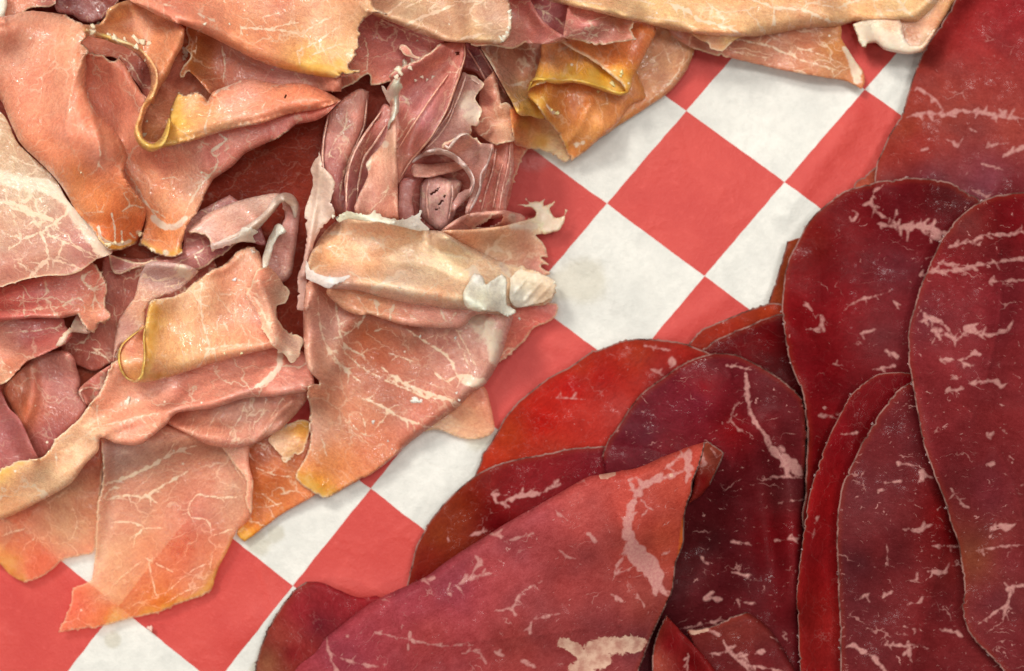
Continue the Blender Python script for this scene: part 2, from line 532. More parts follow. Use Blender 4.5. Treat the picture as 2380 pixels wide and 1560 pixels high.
def meat_material(name, kind, clear_=True):
    N = NT(name)
    uv = N.n('ShaderNodeUVMap', uv_map='grain').outputs[0]
    ham = kind == 'ham'
    tint = N.attr('tint').outputs['Color']
    edge = N.attr('edge').outputs['Fac']; vein = N.attr('vein').outputs['Fac']; fat = N.attr('fat').outputs['Fac']
    yel = N.attr('yel').outputs['Fac']; clear = N.attr('clear').outputs['Fac']; net = N.attr('net').outputs['Fac']
    warp = N.noise(uv, 1.7, 3, .6, 'Color')
    w = N.n('ShaderNodeVectorMath', {0: warp, 1: (.5, .5, .5)}, operation='SUBTRACT').outputs[0]
    w = N.n('ShaderNodeVectorMath', {0: w, 'Scale': .75}, operation='SCALE').outputs[0]
    wuv = N.n('ShaderNodeVectorMath', {0: uv, 1: w}, operation='ADD').outputs[0]
    fine = N.noise(uv, 14, 4, .65)
    med = N.noise(uv, 3.2, 4, .6)
    low = N.noise(uv, .7, 2, .5)
    fib = N.noise(N.mapping(wuv, (1.2, 16, 1)), 1.6, 4, .7)
    # flesh colour: mottled and fibrous
    f1 = N.sstep(med, .3, .7, .88 if ham else .84, 1.12 if ham else 1.16)
    f2 = N.sstep(fib, .3, .7, .86 if ham else .84, 1.13 if ham else 1.16)
    f = N.math('MULTIPLY', f1, f2)
    f3 = N.math('MULTIPLY', N.sstep(fine, .3, .7, .86, 1.14), N.sstep(N.noise(uv, 34, 3, .7), .35, .65, .88, 1.12))
    f = N.math('MULTIPLY', f, f3)
    comb = N.n('ShaderNodeCombineXYZ', {0: N.math('POWER', f, .6), 1: f, 2: f}).outputs[0]
    col = N.n('ShaderNodeVectorMath', {0: tint, 1: comb}, operation='MULTIPLY').outputs[0]
    if ham:
        col = N.mix(N.sstep(low, .42, .7, 0, 1.0), col, N.mix(1.0, col, (.92, 1.06, 1.10, 1), 'MULTIPLY'))
    else:
        col = N.mix(N.sstep(low, .42, .7, 0, 1.0), col, N.mix(1.0, col, (.80, .90, .95, 1), 'MULTIPLY'))
    vc = C('f6dabc') if ham else C('be8e84')
    if ham:
        # translucent connective veins: warped voronoi borders, broken up
        vo = N.n('ShaderNodeTexVoronoi', {'Vector': N.mapping(wuv, (.75, 1.5, 1)), 'Scale': 1.15, 'Randomness': 1.0}, feature='DISTANCE_TO_EDGE').outputs['Distance']
        gate = N.noise(uv, 1.3, 2, .5)
        wid = N.sstep(gate, .42, .68, -.012, .042)
        wid = N.math('MULTIPLY', wid, net)
        m1 = N.n('ShaderNodeMapRange', {'Value': N.math('SUBTRACT', wid, vo), 'From Min': -.022, 'From Max': .018, 'To Min': 0, 'To Max': .8}).outputs[0]
        m1 = N.math('MULTIPLY', m1, N.math('MULTIPLY', net, 2.0, clamp=True))
        vo2 = N.n('ShaderNodeTexVoronoi', {'Vector': N.mapping(wuv, (2.2, 5.0, 1), (7, 3, 0)), 'Scale': 1.3, 'Randomness': 1.0}, feature='DISTANCE_TO_EDGE').outputs['Distance']
        gate2 = N.noise(uv, 1.9, 2, .5, )
        wid2 = N.math('MULTIPLY', N.sstep(gate2, .5, .66, -.01, .05), net)
        m2 = N.n('ShaderNodeMapRange', {'Value': N.math('SUBTRACT', wid2, vo2), 'From Min': -.03, 'From Max': .04, 'To Min': 0, 'To Max': .5}).outputs[0]
        m2 = N.math('MULTIPLY', m2, N.math('MULTIPLY', net, 1.4, clamp=True))
        m = N.math('MAXIMUM', m1, m2)
        # dense clusters of tiny flecks along the fibre
        fl = N.noise(N.mapping(wuv, (5, 20, 1)), 1.5, 3, .7)
        fg = N.noise(uv, 2.1, 1, .5)
        m3 = N.math('MULTIPLY', N.sstep(fl, .60, .70, 0, .5), N.sstep(fg, .5, .64))
        m3 = N.math('MULTIPLY', m3, net)
        m = N.math('MAXIMUM', m, m3)
    else:
        # short angular fat flecks
        fl = N.noise(N.mapping(wuv, (2.2, 5.5, 1)), 2.0, 4, .62)
        m1 = N.sstep(N.math('ADD', fl, N.math('MULTIPLY', net, .07)), .70, .765, 0, .75)
        fl2 = N.noise(N.mapping(wuv, (1.5, 6, 1), (9, 4, 0)), 4.0, 3, .6)
        m2 = N.sstep(N.math('ADD', fl2, N.math('MULTIPLY', net, .05)), .71, .76, 0, .5)
        vo = N.n('ShaderNodeTexVoronoi', {'Vector': N.mapping(wuv, (.7, 1.6, 1)), 'Scale': 1.4}, feature='DISTANCE_TO_EDGE').outputs['Distance']
        gate = N.noise(uv, 1.5, 2, .5)
        wid = N.math('MULTIPLY', N.sstep(gate, .55, .72, -.01, .03), net)
        m3 = N.n('ShaderNodeMapRange', {'Value': N.math('SUBTRACT', wid, vo), 'From Min': -.01, 'From Max': .012, 'To Min': 0, 'To Max': .45}).outputs[0]
        m = N.math('MAXIMUM', N.math('MAXIMUM', m1, m2), m3)
    # traced veins
    jit = N.math('MULTIPLY', N.math('SUBTRACT', N.noise(uv, 9, 4, .7), .5), .6 if ham else .8)
    jit = N.math('ADD', jit, N.math('MULTIPLY', N.math('SUBTRACT', N.noise(uv, 3.3, 2, .5), .5), .5 if ham else 1.7))
    tv = N.n('ShaderNodeMapRange', {'Value': N.math('ADD', vein, jit), 'From Min': -.14 if ham else -.24, 'From Max': .14 if ham else .30, 'To Min': 0, 'To Max': .88 if ham else .78}).outputs[0]
    m = N.math('MAXIMUM', m, tv)
    col = N.mix(m, col, vc if ham else N.mix(N.sstep(fine, .3, .7), vc, C('ac7472')))
    # yellow outer fat
    yj = N.math('ADD', yel, N.math('MULTIPLY', N.math('SUBTRACT', N.noise(N.mapping(wuv, (1, 3.2, 1)), 3, 4, .65), .5), .9))
    ym = N.sstep(yj, .0, .85, 0, .72)
    col = N.mix(ym, col, N.mix(N.sstep(med, .3, .7), C('dca038'), C('ecc066')) if ham else N.mix(N.sstep(med, .3, .7), C('c0651c'), C('a85018')))
    # white fat
    fj = N.math('ADD', N.math('MINIMUM', fat, .75), N.math('MULTIPLY', N.math('SUBTRACT', N.noise(wuv, 3.2, 5, .62), .5), 2.0))
    fm = N.sstep(fj, .05, .55 if ham else .25, 0, .88)
    col = N.mix(fm, col, N.mix(N.sstep(med, .35, .65), C('f6e6cc'), C('efd2ba')) if ham else N.mix(N.sstep(med, .35, .65), C('ccaa94'), C('aa7c6c')))
    if ham:
        # tyrosine specks
        sp = N.n('ShaderNodeTexVoronoi', {'Vector': uv, 'Scale': 2.4}, feature='F1')
        sm = N.math('MULTIPLY', N.sstep(sp.outputs['Distance'], .05, .095, 1, 0), N.math('GREATER_THAN', N.n('ShaderNodeSeparateColor', {0: sp.outputs['Color']}).outputs[0], .80))
        sm = N.math('MULTIPLY', sm, N.math('GREATER_THAN', net, .02))
        col = N.mix(sm, col, C('fff0d4'))
        ej = N.math('ADD', edge, N.math('MULTIPLY', N.math('SUBTRACT', fine, .5), .35))
        em = N.sstep(ej, .02, .30, .8, 0)
        col = N.mix(em, col, C('f6dcb8'))
    else:
        ej = N.math('ADD', edge, N.math('MULTIPLY', N.math('SUBTRACT', N.noise(uv, 3.5, 2, .5), .5), .12))
        em2 = N.sstep(ej, .10, .9, .55, 0)
        col = N.mix(em2, col, N.mix(.6, col, C('7c2a18')))
        em = N.sstep(ej, .12, .20, 1, 0)
        col = N.mix(em, col, N.mix(N.sstep(N.noise(uv, 2.6, 3, .6), .35, .6), C('4e2c26'), C('8a645c')))
    # relief
    hgt = N.math('ADD', N.math('MULTIPLY', fib, .55), N.math('MULTIPLY', fine, .35))
    hgt = N.math('ADD', hgt, N.math('MULTIPLY', m, .25))
    hgt = N.math('ADD', hgt, N.math('MULTIPLY', N.noise(uv, 38, 2, .6), .3))
    bump = N.n('ShaderNodeBump', {'Height': hgt, 'Strength': .6 if ham else .5, 'Distance': .00025 if ham else .0002}).outputs[0]
    rough = N.sstep(N.noise(uv, 2.6, 3, .6), .35, .65, .28 if ham else .26, .40 if ham else .55)
    ch_ = N.noise(N.mapping(wuv, (2.0, 5.0, 1)), 2.4, 1.0, .5)
    cbump = N.n('ShaderNodeBump', {'Height': ch_, 'Strength': 1.0, 'Distance': .0006 if ham else .0004}).outputs[0]
    wet = N.sstep(N.noise(uv, 1.6, 5, .7), .45 if ham else .54, .56 if ham else .66, .0, 1.0 if ham else .30)
    gl = N.attr('gloss').outputs['Fac']  # cut on patches down in gaps, standing in for occlusion of reflections
    wet = N.math('MULTIPLY', wet, gl)
    P = N.n('ShaderNodeBsdfPrincipled', {'Base Color': col, 'Roughness': rough, 'Normal': bump, 'IOR': 1.42, 'Specular IOR Level': N.math('MULTIPLY', gl, .45 if ham else .06), 'Coat Weight': wet, 'Coat Roughness': .15, 'Coat Normal': cbump, 'Subsurface Weight': .35 if ham else .0, 'Subsurface Radius': (1, .45, .28), 'Subsurface Scale': .0018}).outputs[0]
    TL = N.n('ShaderNodeBsdfTranslucent', {'Color': N.mix(.5, col, N.mix(1.0, col, (1.25, .85, .65, 1), 'MULTIPLY')), 'Normal': bump}).outputs[0]
    opaq = N.math('MAXIMUM', N.math('MAXIMUM', m, fm), N.math('MULTIPLY', ym, .3))
    a = N.n('ShaderNodeMixShader', {0: .25 if ham else .10, 1: P, 2: TL}).outputs[0]
    tc = N.mix(.28 if ham else .85, (1, 1, 1, 1), N.mix(1.0, col, (1.25, 1.15, 1.1, 1), 'MULTIPLY'))
    TR = N.n('ShaderNodeBsdfTransparent', {'Color': tc}).outputs[0]
    cf = N.math('MULTIPLY', clear, N.math('SUBTRACT', 1.0, N.math('MULTIPLY', opaq, .75)), clamp=True)
    out = N.n('ShaderNodeMixShader', {0: cf, 1: a, 2: TR}).outputs[0]
    N.n('ShaderNodeOutputMaterial', {0: out if clear_ else a})
    return N.m

HAM = meat_material('cured_ham', 'ham')
BEEF = meat_material('cured_beef', 'beef')
SOLID = {HAM: meat_material('cured_ham_opaque', 'ham', False), BEEF: meat_material('cured_beef_opaque', 'beef', False)}

def fat_material(clear_=True):
    N = NT('soft_fat')
    uv = N.n('ShaderNodeUVMap', uv_map='grain').outputs[0]
    tint = N.attr('tint').outputs['Color']
    f = N.noise(uv, 8, 4, .6)
    v = N.sstep(f, .25, .75, .85, 1.1)
    col = N.n('ShaderNodeVectorMath', {0: tint, 'Scale': v}, operation='SCALE').outputs[0]
    yel = N.attr('yel').outputs['Fac']
    ym = N.sstep(N.math('ADD', yel, N.math('SUBTRACT', f, .5)), 0, .6, 0, .9)
    col = N.mix(ym, col, C('e6b040'))
    b = N.n('ShaderNodeBump', {'Height': N.noise(uv, 18, 4, .65), 'Strength': .6, 'Distance': .0004}).outputs[0]
    P = N.n('ShaderNodeBsdfPrincipled', {'Base Color': col, 'Roughness': .22, 'Normal': b, 'Specular IOR Level': .6, 'Subsurface Weight': .4, 'Subsurface Radius': (1, .8, .55), 'Subsurface Scale': .002}).outputs[0]
    TL = N.n('ShaderNodeBsdfTranslucent', {'Color': col}).outputs[0]
    a = N.n('ShaderNodeMixShader', {0: .25, 1: P, 2: TL}).outputs[0]
    TR = N.n('ShaderNodeBsdfTransparent', {'Color': (1, .95, .9, 1)}).outputs[0]
    N.n('ShaderNodeOutputMaterial', {0: N.n('ShaderNodeMixShader', {0: N.attr('clear').outputs['Fac'], 1: a, 2: TR}).outputs[0] if clear_ else a})
    return N.m
FAT = fat_material()
SOLID[FAT] = fat_material(False)

# ------------------------------------------------------------------ the paper
def build_paper():
    cor = [((1593, 257), 0, 0), ((1412, 468), 0, 1), ((1817, 422), 1, 0), ((1635, 641), 1, 1), ((2010, 210), 1, -1), ((873, 1137), 0, 4),
           ((683, 1360), 0, 5), ((271, 1412), -1, 6), ((495, 1584), 0, 6), ((47, 1228), -2, 6), ((1090, 1317), 1, 4), ((1688, 140), 0, -.54), ((1230, 697), 0, 2), ((1450, 862), 1, 2), ((2210, 0), 1, -2), ((2234, 366), 2, -1)]
    def basis(x, y):
        x = (x - CX) / 1000; y = (y - CY) / 1000
        return np.stack([np.ones_like(x), x, y, x * x, x * y, y * y], -1)
    A = basis(np.array([c[0][0] for c in cor], float), np.array([c[0][1] for c in cor], float))
    lam = np.diag([0, 0, 0, .02, .02, .02])
    U = np.linalg.solve(A.T @ A + lam, A.T @ np.array([c[1] for c in cor], float))
    W = np.linalg.solve(A.T @ A + lam, A.T @ np.array([c[2] for c in cor], float))
    st = 12.0
    ax = np.arange(-700, 3100, st); ay = np.arange(-700, 2300, st)
    gx, gy = np.meshgrid(ax, ay)
    r = np.random.default_rng(5)
    h = gauss(r.standard_normal(gx.shape), 9); h /= h.std()
    h2 = gauss(r.standard_normal(gx.shape), 3); h2 /= h2.std()
    z = .0003 * h + .00007 * h2
    # gentle buckles in the sheet
    for a, w, pts in ((.0007, 26, ((1990, 270), (1900, 390), (1820, 500))), (.0006, 30, ((1120, 1000), (1010, 1150))), (.0008, 40, ((560, 1480), (760, 1372), (980, 1390))), (.0005, 22, ((1690, 690), (1540, 790))),
                      (.0005, 34, ((1300, 690), (1450, 690)))):
        d = segdist(gx, gy, [(*pts[i], *pts[i + 1]) for i in range(len(pts) - 1)])
        z = z + a * np.exp(-(d / w) ** 2)
    z = np.minimum(z, .0012) - .0016
    B = basis(gx.ravel(), gy.ravel())
    uv = np.stack([B @ U + 41, B @ W + 40], 1)
    X, Y, Z = world_pos(gx.ravel(), gy.ravel(), z.ravel())
    n = len(ax); m = len(ay)
    ii = np.arange(n * m).reshape(m, n)
    F = np.stack([ii[1:, :-1], ii[1:, 1:], ii[:-1, 1:], ii[:-1, :-1]], -1).reshape(-1, 4)
    N = NT('printed_paper')
    u = N.n('ShaderNodeUVMap', uv_map='grain').outputs[0]
    wob = N.noise(u, 5, 3, .6, 'Color')
    wob = N.n('ShaderNodeVectorMath', {0: N.n('ShaderNodeVectorMath', {0: wob, 1: (.5, .5, .5)}, operation='SUBTRACT').outputs[0], 'Scale': .02}, operation='SCALE').outputs[0]
    uu = N.n('ShaderNodeVectorMath', {0: u, 1: wob}, operation='ADD').outputs[0]
    uu = N.n('ShaderNodeVectorMath', {0: uu, 1: (0, 0, .5)}, operation='ADD').outputs[0]
    ch = N.n('ShaderNodeTexChecker', {'Vector': uu, 'Scale': 1.0, 'Color1': (1, 1, 1, 1), 'Color2': (0, 0, 0, 1)}).outputs['Fac']
    fibre = N.noise(u, 12, 5, .75); cloud = N.noise(u, 2.2, 4, .6); grain = N.noise(u, 60, 3, .7)
    wht = N.mix(N.sstep(cloud, .3, .7), C('cecdc6'), C('bfbfb9'))
    wht = N.mix(N.sstep(fibre, .35, .7, 0, .5), wht, C('b4b4ae'))
    red = N.mix(N.sstep(cloud, .3, .7), C('ac322c'), C('b43c34'))
    red = N.mix(N.sstep(fibre, .5, .8, 0, .35), red, C('d05850'))
    sp = N.sstep(N.noise(u, 34, 4, .75), .66, .76, 0, .35)
    red = N.mix(sp, red, C('e4948c'))
    col = N.mix(ch, wht, red)
    # grease soaked into the sheet
    gr = N.attr('grease').outputs['Fac']
    gm = N.sstep(N.math('ADD', gr, N.math('MULTIPLY', N.math('SUBTRACT', N.noise(u, 3, 4, .65), .5), .9)), .05, .5, 0, .7)
    col = N.mix(gm, col, N.mix(1.0, col, (.74, .70, .60, 1), 'MULTIPLY'))
    cw = N.n('ShaderNodeVectorMath', {0: u, 1: N.noise(u, 1.1, 3, .6, 'Color')}, operation='ADD').outputs[0]
    cr_ = N.n('ShaderNodeTexVoronoi', {'Vector': cw, 'Scale': 1.1}, feature='DISTANCE_TO_EDGE').outputs['Distance']
    cr_ = N.math('MULTIPLY', N.sstep(cr_, 0, .12, 1, 0), N.sstep(cloud, .42, .65, 0, 1.1))
    bump = N.n('ShaderNodeBump', {'Height': N.math('ADD', N.math('ADD', fibre, N.math('MULTIPLY', grain, .6)), cr_), 'Strength': .45, 'Distance': .0004}).outputs[0]
    rg = N.math('SUBTRACT', .58, N.math('MULTIPLY', gm, .3))
    P = N.n('ShaderNodeBsdfPrincipled', {'Base Color': col, 'Roughness': rg, 'Normal': bump, 'Specular IOR Level': .4}).outputs[0]
    N.n('ShaderNodeOutputMaterial', {0: P})
    gx_, gy_ = gx.ravel(), gy.ravel()
    g = blob_field([(1350, 655, 75), (1310, 665, 50), (262, 1490, 26), (600, 1262, 40), (1240, 355, 60), (640, 1240, 30), (1110, 1020, 40), ('l', 30, 600, 1560, 660, 1440)], gx_, gy_, 'V')
    o = mesh_object('checkered_paper', np.stack([X, Y, Z], 1).tolist(), F.tolist(), N.m, {'grease': g}, uv)
    o['kind'] = 'structure'
    o['label'] = 'red and white checkered deli paper under all the meat'
    return o
build_paper()
# =================================================================== HAM, from the lowest slice to the highest
H_, B_, F_ = HAM, BEEF, FAT
HC_, BC_ = 'ham slice', 'beef slice'
GH = 'thin folded slices of cured ham'
GB = 'slices of dark cured beef'


def pleats(fr, w, tint, *lines, z=.5):
    return [ribbon('fat_rim', H_, fr, w, l, tint, z=z, net=.1) for l in lines]

# ---- the bottom of the heap, seen only down between the folds
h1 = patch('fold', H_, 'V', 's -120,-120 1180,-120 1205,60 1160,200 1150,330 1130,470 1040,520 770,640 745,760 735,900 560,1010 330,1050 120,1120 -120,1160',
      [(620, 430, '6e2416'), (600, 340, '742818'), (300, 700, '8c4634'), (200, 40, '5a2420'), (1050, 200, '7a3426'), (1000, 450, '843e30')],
      z=[(-120, -120, 9), (400, 300, 8), (700, 500, 7), (1180, -60, 6), (1130, 470, 3), (690, 900, 3.5), (300, 1040, 3), (-120, 1140, 3), (900, 300, 6)], R=0, wr=(1.2, 90), net=.1, gloss=.1)  # dark tints and dulled gloss stand in for shade down between folds
slice_('ham_slice', 'ham slice tinted dark as shade deep in the gap left of the rosy upright ribbons', HC_, [h1], GH)

# ---- lower left
p = patch('fold', H_, 'G', 'f 640,120 c 630,300 600,550 590,700 575,830 500,850 380,880 350,910 285,960 210,1000 s !150,1022 60,975 0,912 -120,850 -120,500 200,400 430,300',
      [(400, 700, 'd2a27c'), (100, 700, 'd89874'), (550, 300, 'b06850'), (250, 900, 'd8805c'), (480, 450, 'c68c6a'), (50, 860, 'dc9868')],
      z=[(150, 1000, .5), (0, 900, .8), (500, 850, .6), (500, 400, 3.0), (100, 600, 2.0)], R=10, wr=(.6, 60), tr=[(100, 850, .6), (400, 800, .68), (250, 650, .6), (500, 350, .3)], net=.3, yel=[(40, 930, 150), (-40, 860, 120), (110, 1010, 90)],
      grain=60, jag=3, veins=[(1.6, 150, 690, 60, 720, 0, 740), (1.2, 440, 560, 470, 640, 460, 700)])
slice_('ham_slice', 'pale see-through ham slice with an orange corner on the red square at lower left', HC_, [p], GH)

p = patch('fold', H_, 'G', 'f 1500,100 1640,90 1850,120 1960,200 s 1990,420 1900,500 !1700,612 1600,690 s !1490,772 1445,725 1480,600',
      [(1700, 350, 'c2703e'), (1500, 740, 'dc9420'), (1600, 600, 'c8763c'), (1560, 250, 'a85c38'), (1850, 450, 'd48858')],
      z=[(1500, 750, .6), (1700, 600, .4), (1650, 300, 3)], R=10, wr=(.5, 50), tr=.28, net=.5, yel=[(1490, 760, 110), (1460, 700, 70)], grain=30,
      veins=[(1.6, 1560, 320, 1660, 360, 1790, 380), (1.2, 1600, 480, 1700, 560), (1, 1530, 560, 1620, 560, 1700, 540)])
q = patch('fold', H_, 'G', 'c 1640,140 1700,225 1750,285 1800,250 1850,225 1885,120 1895,40 1820,20 1740,60',
      [(1700, 180, 'd8b898'), (1850, 80, 'd09a40'), (1780, 200, 'caa070')], z=1.5, R=0, wr=(.8, 18), tr=.3, net=.9, jag=5, yel=[(1875, 40, 70)])
slice_('ham_slice', 'small orange ham slice poking out over a white square below the largest slice', HC_, [p, q], GH)

# pale foot under the big centre slice
p = patch('fold', H_, 'V', 'f 1000,930 1110,890 1130,905 1141,945 1150,995 c 1140,1012 1100,1022 1060,1016 1020,1000 960,1000',
      [(1100, 960, 'dcb08c'), (1040, 1000, 'd8b898'), (1130, 930, 'c88e74')], z=[(1130, 930, 3), (1080, 1010, .4)], R=10, wr=(.4, 30), tr=.5, net=.3, jag=2)
slice_('ham_slice', 'small pale ham edge on the white square, below right of the largest veined slice', HC_, [p], GH)
p = patch('fold', H_, 'V', 'c 1170,720 1240,706 1292,708 1284,740 1240,765 1222,790 1190,820 1150,845 1120,830 f 1130,740',
      [(1200, 760, 'd07868'), (1270, 715, 'dc8478'), (1150, 800, 'd89078')], z=[(1150, 760, 5), (1280, 715, .6), (1200, 810, .8)], R=8, wr=(.4, 30), tr=[(1260, 720, .6), (1160, 780, .35)], net=.6, jag=4,
      veins=[(1.6, 1170, 830, 1200, 812, 1222, 800)])
slice_('ham_slice', 'pink ham scrap flat on the red square right of the white fat lump', HC_, [p], GH)

# ---- big translucent slice at the bottom
p = patch('fold', H_, 'G', 's 560,1000 c !575,900 590,700 600,550 620,450 630,300 640,100 f 900,40 1250,100 1480,150 1515,300 1540,400 1542,500 1530,620 s !1445,700 1400,800 1335,930 c !1290,1075 1235,1105 1170,1125 1100,1150 950,1200 800,1240 620,1280 500,1300 !358,1322 400,1230 430,1150 450,1050 520,1020',
      [(700, 240, 'c8a090'), (800, 500, 'c08a72'), (900, 800, 'd8a078'), (1200, 600, 'cc8c76'), (1450, 400, 'd09c80'), (700, 900, 'd8b088'), (480, 1150, 'd88868'), (1200, 950, 'd89878'), (700, 1230, 'dc8a38'), (1000, 1170, 'e09030'), (640, 1080, 'dcb088'), (1280, 1000, 'dc9c68'), (640, 600, 'd8a88c')],
      z=[(400, 1280, .4), (1280, 1080, .5), (800, 1230, .4), (600, 700, 2.2), (1000, 200, 4.5), (1530, 450, 2.5), (1000, 700, 2.6), (1400, 800, 1.4)], R=16, drop=1.0, wr=(.8, 70), jag=3,
      tr=[(450, 1150, .68), (1100, 800, .74), (750, 900, .7), (800, 1100, .68), (800, 400, .35), (1250, 400, .4), (1300, 1000, .5), (1000, 1170, .6)], net=.35, twig=.5, grain=-30,
      yel=[(700, 1250, 100), (900, 1210, 80), (1100, 1140, 50), ('l', 40, 1430, 760, 1370, 880, 1290, 1020, 1190, 1110, 1000, 1180)],
      veins=[(5, 620, 430, 760, 385, 900, 320, 1040, 240, 1200, 185), (3.2, 610, 530, 700, 500, 790, 490, 880, 500, 960, 450, 1080, 380, 1160, 330), (2.5, 1150, 560, 1200, 490, 1300, 500, 1450, 500), (3, 620, 520, 680, 450, 740, 440), (4, 840, 540, 880, 490, 960, 540), (2.5, 680, 655, 780, 650, 870, 690, 780, 770), (2, 870, 690, 1000, 690),
             (2.2, 1150, 560, 1160, 620, 1260, 640, 1290, 740), (2, 880, 870, 1000, 930, 1060, 960), (1.6, 900, 880, 940, 1050, 960, 1130), (1.3, 1000, 1150, 1120, 1080, 1250, 1040), (1.3, 700, 1030, 740, 990, 860, 890), (2, 1290, 740, 1400, 700, 1440, 690), (1.5, 1400, 230, 1440, 330, 1500, 420), (1.3, 1000, 1100, 1080, 1020, 1200, 930, 1290, 900)])
q = patch('fold', H_, 'G', 'c 1260,110 1350,195 1400,260 1440,320 1500,410 1495,520 1530,600 f 1545,400 1515,290 1500,120',
      [(1400, 200, 'd8a890'), (1510, 500, 'dca084')], z=.5, R=9, wr=(.3, 30), tr=.3, net=.8, jag=2)
slice_('ham_slice', 'large see-through ham slice with white streaks, checked squares showing through its lower end', HC_, [p, q], GH)

# ---- left, lower level
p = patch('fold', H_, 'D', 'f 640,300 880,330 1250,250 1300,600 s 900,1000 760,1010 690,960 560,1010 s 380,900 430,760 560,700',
      [(760, 500, 'a05e50'), (750, 850, 'a86a58'), (550, 880, '9c5448'), (680, 380, 'b06c60')], z=2.5, R=12, wr=(1.0, 60), net=.5, grain=70, gloss=.3, veins=[(1.6, 560, 870, 640, 930, 690, 980), (1.2, 450, 880, 560, 900, 680, 940)])  # low gloss stands in for occluded reflections behind the roll
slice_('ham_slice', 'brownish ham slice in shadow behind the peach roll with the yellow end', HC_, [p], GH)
p = patch('fold', H_, 'D', 'f 180,960 220,910 300,895 400,890 450,930 470,1000 492,1080 480,1150 535,1225 f 480,1330 400,1400 s 300,1510 220,1540 130,1350 20,1130 40,1090',
      [(350, 1100, 'a86c64'), (80, 1120, 'c07050'), (150, 1250, 'b86848'), (300, 1400, '9a5450'), (400, 960, 'b87468')], z=4.5, R=16, wr=(.8, 60), net=.25, grain=60,
      cr=[(1.4, 40, 190, 1000, 200, 1150, 150, 1330)])
slice_('ham_slice', 'mauve oval ham fold left of the long band, with an orange left side', HC_, [p], GH)
p = patch('fold', H_, 'D', 'f 480,1130 540,1070 620,1010 690,975 s 640,1100 600,1180 540,1225 f 510,1180',
      [(560, 1100, 'b87064'), (600, 1150, 'c88474')], z=3, R=8, wr=(.5, 30), net=.5)
p2 = ribbon('fat_rim', H_, 'D', 16, (620, 1125, 540, 1115, 485, 1140, 520, 1215), 'dca08c')
slice_('ham_slice', 'little rosy ham loop between the mauve oval fold and the long band', HC_, [p, p2], GH)
p = patch('fold', H_, 'D', 's -120,1000 f !0,1105 30,1190 60,1245 110,1290 160,1380 200,1480 235,1560 180,1640 0,1700 -120,1700',
      [(60, 1400, '9a5452'), (-50, 1200, 'a05a54'), (180, 1500, 'a0605a')], z=5, R=12, wr=(.7, 50), net=.2)
slice_('ham_slice', 'dull purple red ham fold at the left edge just above the long band', HC_, [p], GH)

# D9b lower lobe, D9 band
p = patch('fold', H_, 'D', 'f 960,1290 1150,1200 1500,1120 1860,1060 s 1890,1140 1860,1200 f 1800,1280 1720,1360 1600,1430 1500,1475 1380,1482 1250,1455 1150,1400 1050,1350',
      [(1300, 1350, 'd2967c'), (1700, 1250, 'c48a74'), (1100, 1320, 'd09076'), (1450, 1430, 'cc9884')], z=[(1300, 1460, 1.8), (1300, 1250, 4), (1800, 1200, 4)], R=18, drop=1.6, wr=(.7, 50), net=.6, grain=-60, tr=.28,
      veins=[(2, 1500, 1200, 1460, 1300, 1400, 1400, 1370, 1470), (1.6, 1330, 1260, 1280, 1340, 1260, 1420), (2, 1620, 1180, 1600, 1280, 1540, 1340), (1.5, 1180, 1300, 1160, 1380), (1.3, 1720, 1180, 1650, 1300), (1.2, 1040, 1330, 1000, 1290), (1.5, 1600, 1400, 1680, 1300, 1700, 1230)], cr=[(1.0, 26, 1560, 1450, 1640, 1330, 1780, 1200)])
slice_('ham_slice', 'rounded rosy ham fold hanging below the long band, its tip over the see-through slice', HC_, [p], GH)

p = patch('fold', H_, 'D', 'c !-100,1700 0,1620 60,1590 125,1560 250,1545 300,1500 350,1420 385,1390 430,1350 480,1300 540,1220 600,1140 650,1050 700,960 f 820,900 1300,850 1750,850 s 1880,920 1915,1090 f 1860,1140 1700,1165 1490,1180 1300,1240 1080,1270 1000,1350 900,1430 835,1465 760,1462 700,1452 615,1420 f 600,1500 530,1570 440,1690 350,1750 200,1830 100,1880 0,1920 -120,1960',
      [(700, 1200, 'd8987c'), (500, 1400, 'e0b08c'), (200, 1700, 'e0aa84'), (1100, 1100, 'cc8470'), (1500, 1100, 'c8806c'), (1800, 1000, 'c48070'), (800, 1400, 'd89076'), (0, 1600, 'e0b478'), (30, 1850, 'd8986c')],
      z=[(600, 1200, 6), (1300, 1000, 6), (0, 1700, 4.0), (400, 1550, 4.5), (850, 1420, 5), (1800, 1050, 6)], R=16, drop=1.6, wr=(.5, 70), jag=3, net=.5, grain=15, stiff=60,
      cr=[(2.0, 55, 560, 1390, 700, 1340, 850, 1290, 1080, 1240, 1300, 1200, 1480, 1130, 1600, 1060, 1700, 960), (-.8, 50, 700, 1400, 900, 1330)],
      yel=[(20, 1600, 90), (120, 1565, 40), (-40, 1630, 120)], fat=[('l', 24, 1560, 1110, 1640, 1060, 1700, 980, 1710, 900)],
      veins=[(2.2, 600, 1350, 700, 1330, 850, 1290, 980, 1270), (1.6, 600, 1360, 590, 1200), (2, 1150, 1130, 1200, 1110, 1160, 1160), (1.8, 560, 1380, 470, 1440), (1.4, 1350, 1060, 1300, 1010), (1.3, 350, 1620, 340, 1500)])
q = crumb('fat_crumb', F_, 775, 1200, 'D', 26, 'f8e0c8', 3); q2 = crumb('fat_crumb', F_, 835, 1212, 'D', 9, 'f4d0b8', 4); q3 = crumb('fat_crumb', F_, 742, 1222, 'D', 8, 'f4d0b8', 5)
slice_('ham_slice', 'long twisted tan ham band with a white fat flake, reaching the left edge', HC_, [p, q, q2, q3], GH)

